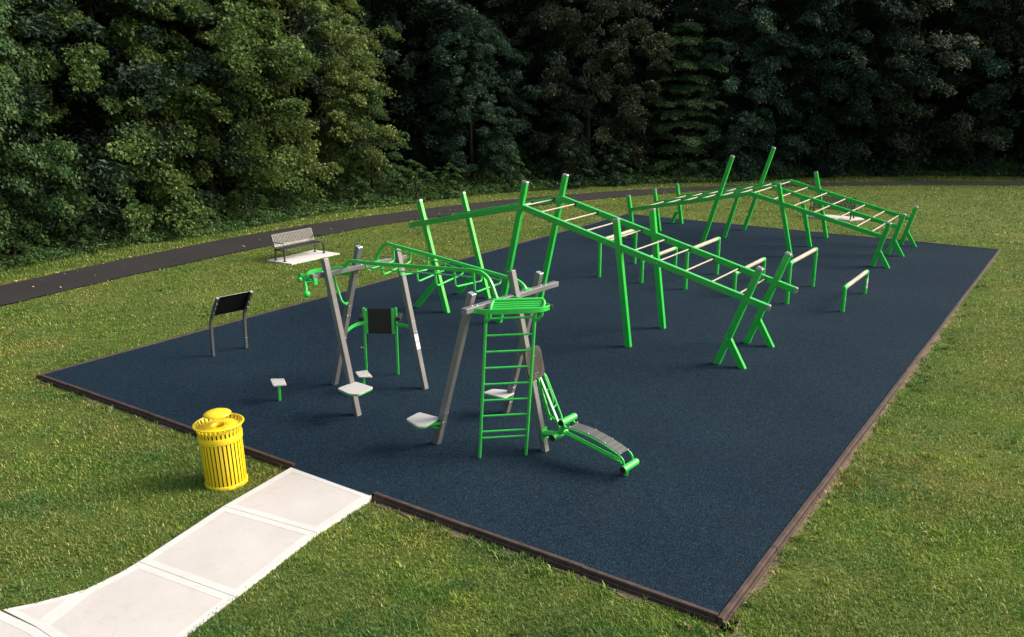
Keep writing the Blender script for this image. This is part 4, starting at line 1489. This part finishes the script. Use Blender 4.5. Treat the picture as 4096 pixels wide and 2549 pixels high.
TG = "trees along the edge of the wood"
FRONT = [
    ("maple_a", -12.4, 4.3, 0.3, 0.95, LEAF_MID, "leafy green tree at the left border of the photo, cut off by the frame", 0.75),
    ("maple_a", -13.9, 10.0, 1.4, 1.02, LEAF_YEL, "big light green maple at the left, its branches hanging down to the ground", 0.95),
    ("maple_b", -13.6, 14.3, 2.2, 1.05, LEAF_YEL, "yellow-green maple with bare grey branches showing, behind the near bench", 0.95),
    ("maple_b", -13.0, 18.8, 4.0, 1.00, LEAF_BRIGHT, "brightest yellow-green maple, reaching right over the small bushy tree", 0.9),
    ("column", -16.2, 23.8, 0.5, 1.15, LEAF_MID, "tall ivy-clad tree with hanging dark green vines above the brightest maple", 1.1),
    ("small", -11.1, 21.0, 0.9, 1.0, LEAF_MID, "small bushy tree with pointed leaves just right of the brightest maple", 0.95),
    ("maple_b", -10.5, 27.9, 3.3, 0.66, LEAF_BLUE, "blue-green maple with starry leaves behind the left posts of the near monkey bars", 0.92),
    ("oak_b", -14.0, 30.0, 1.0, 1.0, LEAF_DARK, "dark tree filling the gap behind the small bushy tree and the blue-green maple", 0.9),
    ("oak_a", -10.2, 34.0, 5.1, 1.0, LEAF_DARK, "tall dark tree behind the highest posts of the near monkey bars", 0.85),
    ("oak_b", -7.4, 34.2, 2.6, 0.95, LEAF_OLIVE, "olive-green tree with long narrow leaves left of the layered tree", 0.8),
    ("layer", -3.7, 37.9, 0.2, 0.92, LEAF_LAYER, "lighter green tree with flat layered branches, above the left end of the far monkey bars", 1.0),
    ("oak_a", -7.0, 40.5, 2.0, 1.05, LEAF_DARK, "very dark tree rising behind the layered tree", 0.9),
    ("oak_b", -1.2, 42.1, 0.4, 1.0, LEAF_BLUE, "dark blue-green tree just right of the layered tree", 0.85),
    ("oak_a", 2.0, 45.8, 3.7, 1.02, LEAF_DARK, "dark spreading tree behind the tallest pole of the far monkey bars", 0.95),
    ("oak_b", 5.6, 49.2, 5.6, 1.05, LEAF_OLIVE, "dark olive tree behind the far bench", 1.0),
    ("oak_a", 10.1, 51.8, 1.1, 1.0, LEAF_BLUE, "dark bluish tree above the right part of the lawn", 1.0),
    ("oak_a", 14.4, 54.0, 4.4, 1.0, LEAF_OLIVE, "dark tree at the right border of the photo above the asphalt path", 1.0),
]
for pr, x, y, rot, sc, mat, lab, zr in FRONT:
    tree("forest_tree", pr, x, y, rot, sc, mat, lab, "tree", TG, zr)
# trees beside the frame, for neighbouring viewpoints
for pr, x, y, rot, sc, mat in (("oak_a", 19.5, 57.0, 2, 1.0, LEAF_DARK), ("oak_b", 25.5, 60.5, 3, 1.0, LEAF_DARK), ("maple_a", -14.5, -0.8, 2.8, 1.0, LEAF_MID), ("oak_b", -14.8, -6.5, 0.8, 1.0, LEAF_DARK), ("oak_a", 32, 65, 1, 1.0, LEAF_DARK)):
    tree("forest_tree", pr, x, y, rot, sc, mat, "forest edge tree standing outside the photo's frame", "tree", "trees beyond the photo's frame")
BACK = [(-20.4, 5.1), (-24, 9.5), (-19.3, 10.6), (-23.3, 16.7), (-18.1, 17.7), (-21.6, 25.9), (-16.6, 28.5), (-18, 36.9), (-12.2, 38.6), (-11, 46.9), (-4.7, 46.4), (-2.1, 56), (3.8, 55), (7.9, 62.9), (13.2, 60.3), (17.9, 66.5), (-15.8, 7.2), (-16.2, 13.2), (24, 67)]
for i, (x, y) in enumerate(BACK):
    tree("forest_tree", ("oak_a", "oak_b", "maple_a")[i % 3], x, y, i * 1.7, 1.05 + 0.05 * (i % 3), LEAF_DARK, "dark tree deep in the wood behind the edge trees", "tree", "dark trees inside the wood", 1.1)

SG = "shrubs along the foot of the wood"
SHR = [(-10.7, 5.0, 0.55, 1.0, "low leafy shrub at the left border, beside the asphalt path"), (-11.4, 7.3, 0.6, 1.2, "round shrub below the big light green maple"), (-11.2, 9.4, 0.75, 1.0, "shrub at the foot of the big light green maple, right of the round one"),
       (-11.0, 11.3, 0.7, 1.2, "shrub below the yellow-green maple, left of the near bench"), (-11.1, 14.0, 0.8, 1.2, "shrub seen above the backrest of the near bench"), (-11.2, 16.5, 0.85, 1.2, "shrub below the brightest maple, right of the near bench"),
       (-10.9, 19.6, 0.9, 1.1, "shrub at the left foot of the small bushy tree"), (-9.9, 22.7, 0.9, 1.1, "shrub at the right foot of the small bushy tree"), (-9.5, 24.6, 0.8, 1.2, "feathery shrub left of the blue-green maple"),
       (-8.5, 28.2, 1.15, 0.9, "tall shrub at the foot of the blue-green maple"), (-6.7, 31.0, 1.2, 0.95, "dense shrub between the two highest posts of the near monkey bars"), (-5.3, 33.2, 1.15, 1.0, "dark shrub just right of the highest post of the near monkey bars"),
       (-0.8, 38.8, 0.9, 1.2, "dark shrub behind the left post of the far monkey bars"), (1.6, 42.6, 1.0, 1.2, "dark shrub behind the two tallest poles of the far monkey bars"), (5.6, 46.3, 1.0, 1.3, "dark shrub behind the far bench"), (9.6, 49.2, 0.9, 1.4, "dark shrub above the far lawn at right")]
for i, (x, y, sc, zr, lab) in enumerate(SHR):
    tree("shrub", "shrub", x, y, i * 2.1, sc, LEAF_UNDER if y < 30 else LEAF_BLUE, lab, "shrub", SG, zr)

def along(line, n, rng, w0, w1):
    P = smooth_path([(p[0], p[1], 0) for p in line], 8)
    A = np.array([(p.x, p.y) for p in P])
    seg = np.linalg.norm(np.diff(A, axis=0), axis=1)
    cum = np.concatenate([[0], np.cumsum(seg)])
    s = rng.uniform(0, cum[-1], n)
    x = np.interp(s, cum, A[:, 0])
    y = np.interp(s, cum, A[:, 1])
    x2 = np.interp(np.minimum(s + 0.3, cum[-1]), cum, A[:, 0])
    y2 = np.interp(np.minimum(s + 0.3, cum[-1]), cum, A[:, 1])
    d = np.stack([x2 - x, y2 - y], 1)
    d /= np.linalg.norm(d, axis=1, keepdims=True) + 1e-9
    nrm = np.stack([-d[:, 1], d[:, 0]], 1)
    off = rng.uniform(w0, w1, n)
    return np.stack([x, y], 1) + nrm * off[:, None], off, s

def fbm(x, y, f, seed):
    r = np.random.default_rng(seed)
    out = 0
    amp, tot = 1.0, 0.0
    for o in range(4):
        for _ in range(3):
            a = r.uniform(0, 2 * math.pi)
            ph = r.uniform(0, 6.28)
            out = out + amp * np.sin((x * math.cos(a) + y * math.sin(a)) * f * 2 * math.pi * r.uniform(0.7, 1.3) + ph)
        tot += amp * 3
        amp *= 0.6
        f *= 2.1
    return out / tot * 1.6

def gz_np(x, y):
    t = np.clip((y - 0.5) / 12.0, 0, 1)
    return -0.085 + 0.060 * t * t * (3 - 2 * t)

# undergrowth: one tangle of small leaves along the foot of the wood
def undergrowth():
    rng = np.random.default_rng(11)
    n = 170000
    Q, off, s = along(TREE_LINE[2:19], n, rng, -0.9, 3.2)
    h = 0.16 + 0.55 * np.clip((off + 0.9) / 1.9, 0, 1) + 0.75 * fbm(Q[:, 0], Q[:, 1], 0.40, 5) * np.clip((off + 0.9) / 1.5, 0.15, 1)
    h = np.clip(h, 0.06, 1.7)
    z = gz_np(Q[:, 0], Q[:, 1]) + h * rng.uniform(0.15, 1.0, n) ** 0.6
    P = np.stack([Q[:, 0], Q[:, 1], z], 1)
    N = rng.normal(size=(n, 3)) * 0.55 + np.array([0.35, -0.1, 0.8])
    me = np_mesh("undergrowth", leaves(P, N, rng.choice([0.05, 0.075, 0.12], n), rng, 0.8), 6, LEAF_F, LEAF_UNDER)
    o = bpy.data.objects.new("undergrowth", me)
    COL.objects.link(o)
    tag(o, "tangle of low green weeds and vines along the foot of the wood", "undergrowth", None, "stuff")
undergrowth()

# far wood: the mass of dark foliage deep behind the edge trees
def far_wood():
    rng = np.random.default_rng(12)
    n = 110000
    line = [(p[0], p[1]) for p in TREE_LINE[:20]]
    Q, off, s = along(line, n, rng, 10, 27)
    z = rng.uniform(0, 1, n) ** 1.15 * (15 + 2.5 * fbm(Q[:, 0], Q[:, 1], 0.05, 3))
    P = np.stack([Q[:, 0], Q[:, 1], z], 1)
    N = rng.normal(size=(n, 3)) * 0.6 + np.array([0.5, -0.35, 0.6])
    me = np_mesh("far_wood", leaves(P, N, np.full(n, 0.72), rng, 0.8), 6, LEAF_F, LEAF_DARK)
    o = bpy.data.objects.new("far_wood", me)
    COL.objects.link(o)
    tag(o, "dark mass of forest far behind the trees", "wood", None, "stuff")
far_wood()

# ------------------------------------------------------------------ grass blades
def inside_poly(x, y, poly):
    c = np.zeros(len(x), bool)
    n = len(poly)
    for i in range(n):
        x0, y0 = poly[i - 1]
        x1, y1 = poly[i]
        if y0 == y1:
            continue
        k = ((y0 > y) != (y1 > y)) & (x < (x1 - x0) * (y - y0) / (y1 - y0) + x0)
        c ^= k
    return c

def lawn_mask(x, y):
    bad = (x > -0.02) & (x < PW + 0.02) & (y > -0.02) & (y < PL + 0.02)
    bad |= inside_poly(x, y, [(7.17, 0.05), (7.30, -1.3), (7.58, -2.74), (7.61, -3.0), (7.60, -3.42), (7.50, -3.64), (7.36, -3.90), (7.19, -4.14), (6.4, -4.53), (3.2, -4.73), (3.2, -6.3), (9.58, -6.2), (9.38, -4.1), (9.085, -2.56), (8.815, -1.10), (8.72, 0.05)])
    for p in BENCH_PADS:
        bad |= inside_poly(x, y, p)
    ring = [(p.x, p.y) for p in smooth_path([(q[0], q[1], 0) for q in NEAR_EDGE], 8)] + [(p.x, p.y) for p in smooth_path([(q[0], q[1], 0) for q in FAR_EDGE], 8)][::-1]
    bad |= inside_poly(x, y, ring)
    tl = [(p[0], p[1]) for p in TREE_LINE] + [(60, 200), (-200, 200), (-200, -25)]
    bad |= inside_poly(x, y, tl)
    return ~bad

def grass():
    rng = np.random.default_rng(21)
    cam_xy = np.array([16.42, -7.77])
    V = []
    # bands by distance from the camera: (r0, r1, count, blade length, blade width)
    for r0, r1, cnt, ln, wd in ((4.5, 9, 240000, 0.050, 0.0075), (9, 14, 260000, 0.047, 0.0095), (14, 22, 260000, 0.046, 0.013), (22, 34, 230000, 0.050, 0.019), (34, 62, 210000, 0.062, 0.032)):
        a = rad(90) - rng.uniform(rad(-34.5 - 36), rad(-34.5 + 36), cnt)
        r = np.sqrt(rng.uniform(r0 * r0, r1 * r1, cnt))
        x, y = cam_xy[0] + r * np.cos(a), cam_xy[1] + r * np.sin(a)
        ok = lawn_mask(x, y)
        # thin patches and clumps
        den = 0.80 + 0.45 * fbm(x, y, 0.9, 8)
        bare = np.minimum(np.abs(x - PW) * 1.0 + 9 * ((y < -0.1) | (y > 17)), np.abs(y + 0.0) + 9 * ((x < 0) | (x > PW)))
        den = np.where(bare < 0.14, den * (0.25 + 0.5 * (fbm(x, y, 0.8, 33) > 0)), den)
        ok &= rng.uniform(0, 1, cnt) < den
        x, y = x[ok], y[ok]
        n = len(x)
        clump = 1.0 + 0.40 * fbm(x, y, 0.7, 9) + 0.25 * fbm(x, y, 2.6, 19)
        # rough verge between the asphalt and the wood
        verge = np.clip((-x - 8.3) / 1.2, 0, 1) * (y < 22) + np.clip((y - 24) / 6, 0, 1) * np.clip((-x + y - 36) / 3, 0, 1) * (x < 20)
        L = ln * rng.uniform(0.55, 1.35, n) * np.clip(clump, 0.5, 1.7) * (1 + 0.8 * np.clip(verge, 0, 1))
        yaw = rng.uniform(0, 2 * math.pi, n)
        lean = rng.uniform(0.5, 1.75, n)
        dx, dy = np.cos(yaw), np.sin(yaw)
        sx, sy = -dy, dx
        hw = wd * rng.uniform(0.6, 1.3, n) / 2
        z0 = gz_np(x, y)
        b0 = np.stack([x - sx * hw, y - sy * hw, z0 - 0.004], 1)
        b1 = np.stack([x + sx * hw, y + sy * hw, z0 - 0.004], 1)
        m = np.stack([x + dx * L * np.sin(lean * 0.45) * 0.5, y + dy * L * np.sin(lean * 0.45) * 0.5, z0 + L * 0.5 * np.cos(lean * 0.45)], 1)
        m0 = m - np.stack([sx * hw, sy * hw, 0 * hw], 1) * 0.9
        m1 = m + np.stack([sx * hw, sy * hw, 0 * hw], 1) * 0.9
        tip = m + np.stack([dx * L * 0.5 * np.sin(lean), dy * L * 0.5 * np.sin(lean), L * 0.5 * np.cos(lean)], 1)
        V.append(np.stack([b0, b1, m1, tip, m0], 1))
    # broad-bladed weed tufts, thicker along the timber and the walk
    T = []
    for _ in range(150):
        T.append((rng.uniform(13.80, 14.1), rng.uniform(-0.3, 20.0)) if rng.uniform() < 0.5 else (rng.uniform(0, 13.8), -rng.uniform(0.03, 0.25)))
    for _ in range(420):
        T.append((rng.uniform(-6, 20), rng.uniform(-5, 9)))
    T = np.array(T)
    T = T[lawn_mask(T[:, 0], T[:, 1])]
    nb = rng.integers(7, 22, len(T))
    ix = np.repeat(np.arange(len(T)), nb)
    n = len(ix)
    sp = rng.uniform(0.02, 0.07, len(T))[ix]
    x, y = T[ix, 0] + rng.normal(size=n) * sp, T[ix, 1] + rng.normal(size=n) * sp
    ok = lawn_mask(x, y)
    x, y = x[ok], y[ok]
    n = len(x)
    L = rng.uniform(0.05, 0.13, n)
    yaw = rng.uniform(0, 2 * math.pi, n)
    lean = rng.uniform(0.3, 1.5, n)
    dx, dy = np.cos(yaw), np.sin(yaw)
    hw = rng.uniform(0.004, 0.010, n)
    z0 = gz_np(x, y)
    b0 = np.stack([x + dy * hw, y - dx * hw, z0 - 0.004], 1)
    b1 = np.stack([x - dy * hw, y + dx * hw, z0 - 0.004], 1)
    m = np.stack([x + dx * L * np.sin(lean * 0.45) * 0.5, y + dy * L * np.sin(lean * 0.45) * 0.5, z0 + L * 0.5 * np.cos(lean * 0.45)], 1)
    sv = np.stack([-dy * hw, dx * hw, 0 * hw], 1)
    tip = m + np.stack([dx * L * 0.5 * np.sin(lean), dy * L * 0.5 * np.sin(lean), L * 0.5 * np.cos(lean)], 1)
    V.append(np.stack([b0, b1, m + sv, tip, m - sv], 1))
    V = np.concatenate(V)
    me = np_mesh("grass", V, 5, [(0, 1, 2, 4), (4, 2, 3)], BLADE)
    # patches of different turf: clover, bright young grass, dry patches; then a right-side ramp
    x, y = V[:, 0, 0], V[:, 0, 1]
    clover = np.clip((fbm(x, y, 0.55, 41) - 0.22) * 4, 0, 1)
    young = np.clip((fbm(x, y, 0.30, 42) - 0.05) * 2.5, 0, 1)
    dry = np.clip((fbm(x, y, 0.22, 43) - 0.22) * 3.0, 0, 1)
    right_ramp = np.clip((x - 13.0) / 4.0, 0, 1) * np.clip((18 - y) / 10, 0, 1)  # brighter, yellower tint towards the right, fading out with y
    t = np.ones((len(V), 3))
    t *= 1 + clover[:, None] * np.array([-0.34, -0.14, -0.10])
    t *= 1 + young[:, None] * np.array([0.10, 0.16, -0.10])
    t *= 1 + dry[:, None] * np.array([0.26, 0.02, 0.10])
    t *= 1 + right_ramp[:, None] * np.array([0.34, 0.32, 0.05])
    t *= rng.uniform(0.72, 1.28, (len(V), 1))
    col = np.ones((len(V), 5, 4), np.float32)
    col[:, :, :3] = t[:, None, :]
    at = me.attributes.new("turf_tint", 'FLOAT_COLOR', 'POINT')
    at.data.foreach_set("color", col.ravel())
    o = bpy.data.objects.new("grass", me)
    COL.objects.link(o)
    tag(o, "mown green lawn grass around the blue rubber surface", "grass", None, "stuff")
grass()

# bare sandy soil showing beside the timber
def bare_soil():
    rng = random.Random(5)
    b = MB()
    def patch(cx, cy, lx, ly):
        n = 16
        vs = [(cx, cy, gz(cx, cy) + 0.008)]
        for i in range(n):
            a = 2 * math.pi * i / n
            k = rng.uniform(0.6, 1.15)
            x, y = cx + lx * k * math.cos(a), cy + ly * k * math.sin(a)
            vs.append((x, y, gz(x, y) + 0.008))
        b.add(vs, [[0, 1 + i, 1 + (i + 1) % n] for i in range(n)], True)
    for k in range(26):
        y = -0.1 + k * 0.62 + rng.uniform(-0.2, 0.2)
        patch(PW + 0.01, y, rng.uniform(0.03, 0.11), rng.uniform(0.15, 0.55))
    patch(PW + 0.03, -0.03, 0.20, 0.26)
    for x in (0.4, 2.2, 4.1, 6.0, 9.0, 9.4, 10.3, 11.2, 12.1, 12.8):
        patch(x, -0.03, rng.uniform(0.15, 0.5), rng.uniform(0.04, 0.13))
    tag(b.build("bare_soil", SAND), kind="structure")
bare_soil()

# ------------------------------------------------------------------ small litter
def leaf_litter():
    rng = np.random.default_rng(31)
    Q, off, s = along([(p[0], p[1]) for p in FAR_EDGE[2:11]], 420, rng, -0.12, 0.10)
    z = gz_np(Q[:, 0], Q[:, 1]) + rng.uniform(0.05, 0.075, len(Q))
    P = np.stack([Q[:, 0], Q[:, 1], z], 1)
    Q2, off2, s2 = along([(p[0], p[1]) for p in FAR_EDGE[2:11]], 70, rng, -2.0, -0.1)
    P2 = np.stack([Q2[:, 0], Q2[:, 1], gz_np(Q2[:, 0], Q2[:, 1]) + 0.062], 1)
    P = np.concatenate([P, P2])
    N = rng.normal(size=(len(P), 3)) * 0.35 + np.array([0, 0, 1.0])
    me = np_mesh("leaf_litter", leaves(P, N, np.full(len(P), 0.065), rng, 0.8), 6, LEAF_F, DEADLEAF)
    o = bpy.data.objects.new("leaf_litter", me)
    COL.objects.link(o)
    tag(o, "dry tan leaves scattered along the far edge of the asphalt path", "leaf litter", None, "stuff")
leaf_litter()

def single_leaf(x, y, z, size, rot, mat, label):
    b = MB()
    n = 14
    vs = [(0, 0, 0.012)]
    for i in range(n):
        a = 2 * math.pi * i / n
        r = size * (0.55 + 0.30 * math.cos(5 * a + 0.4) + 0.08 * math.cos(2 * a))
        vs.append((r * math.cos(a), r * math.sin(a), 0.018 * math.sin(3 * a + 1) + 0.02))
    b.add(vs, [[0, 1 + i, 1 + (i + 1) % n] for i in range(n)], True)
    o = b.build("fallen_leaf", mat)
    o.location = (x, y, z)
    o.rotation_euler = (0.15, 0.1, rot)
    tag(o, label, "leaf", "single fallen leaves")
single_leaf(13.45, -0.22, -0.075, 0.075, 0.4, DEADLEAF, "large dry tan leaf on the grass by the near corner of the timber edging")
single_leaf(0.62, -0.17, -0.08, 0.055, 1.4, DEADLEAF2, "orange fallen leaf against the timber near the left corner")
single_leaf(4.0, 4.75, 0.004, 0.06, 1.1, DEADLEAF2, "reddish leaf lying on the blue rubber behind the grey station")

def log():
    b = MB()
    p = smooth_path([(-11.6, 4.35, 0.62), (-11.75, 4.95, 0.70), (-11.85, 5.5, 0.72), (-11.9, 5.95, 0.86)], 6)
    b.tube(p, [0.085 - 0.045 * i / (len(p) - 1) for i in range(len(p))], 9)
    b.tube([p[12], p[12] + Vector((-0.1, 0.35, 0.22))], [0.04, 0.015], 7)
    b.tube([p[3], p[3] + Vector((-0.2, -0.2, -0.75))], [0.05, 0.03], 7)
    b.tube([p[-4], p[-4] + Vector((-0.2, 0.2, -0.9))], [0.04, 0.025], 7)
    tag(b.build("fallen_branch", LOGMAT), "broken reddish-brown branch lying in the undergrowth at far left", "branch")
LOGMAT = paint("dead_wood", (0.13, 0.075, 0.045), 0.8, var=0.4)
log()
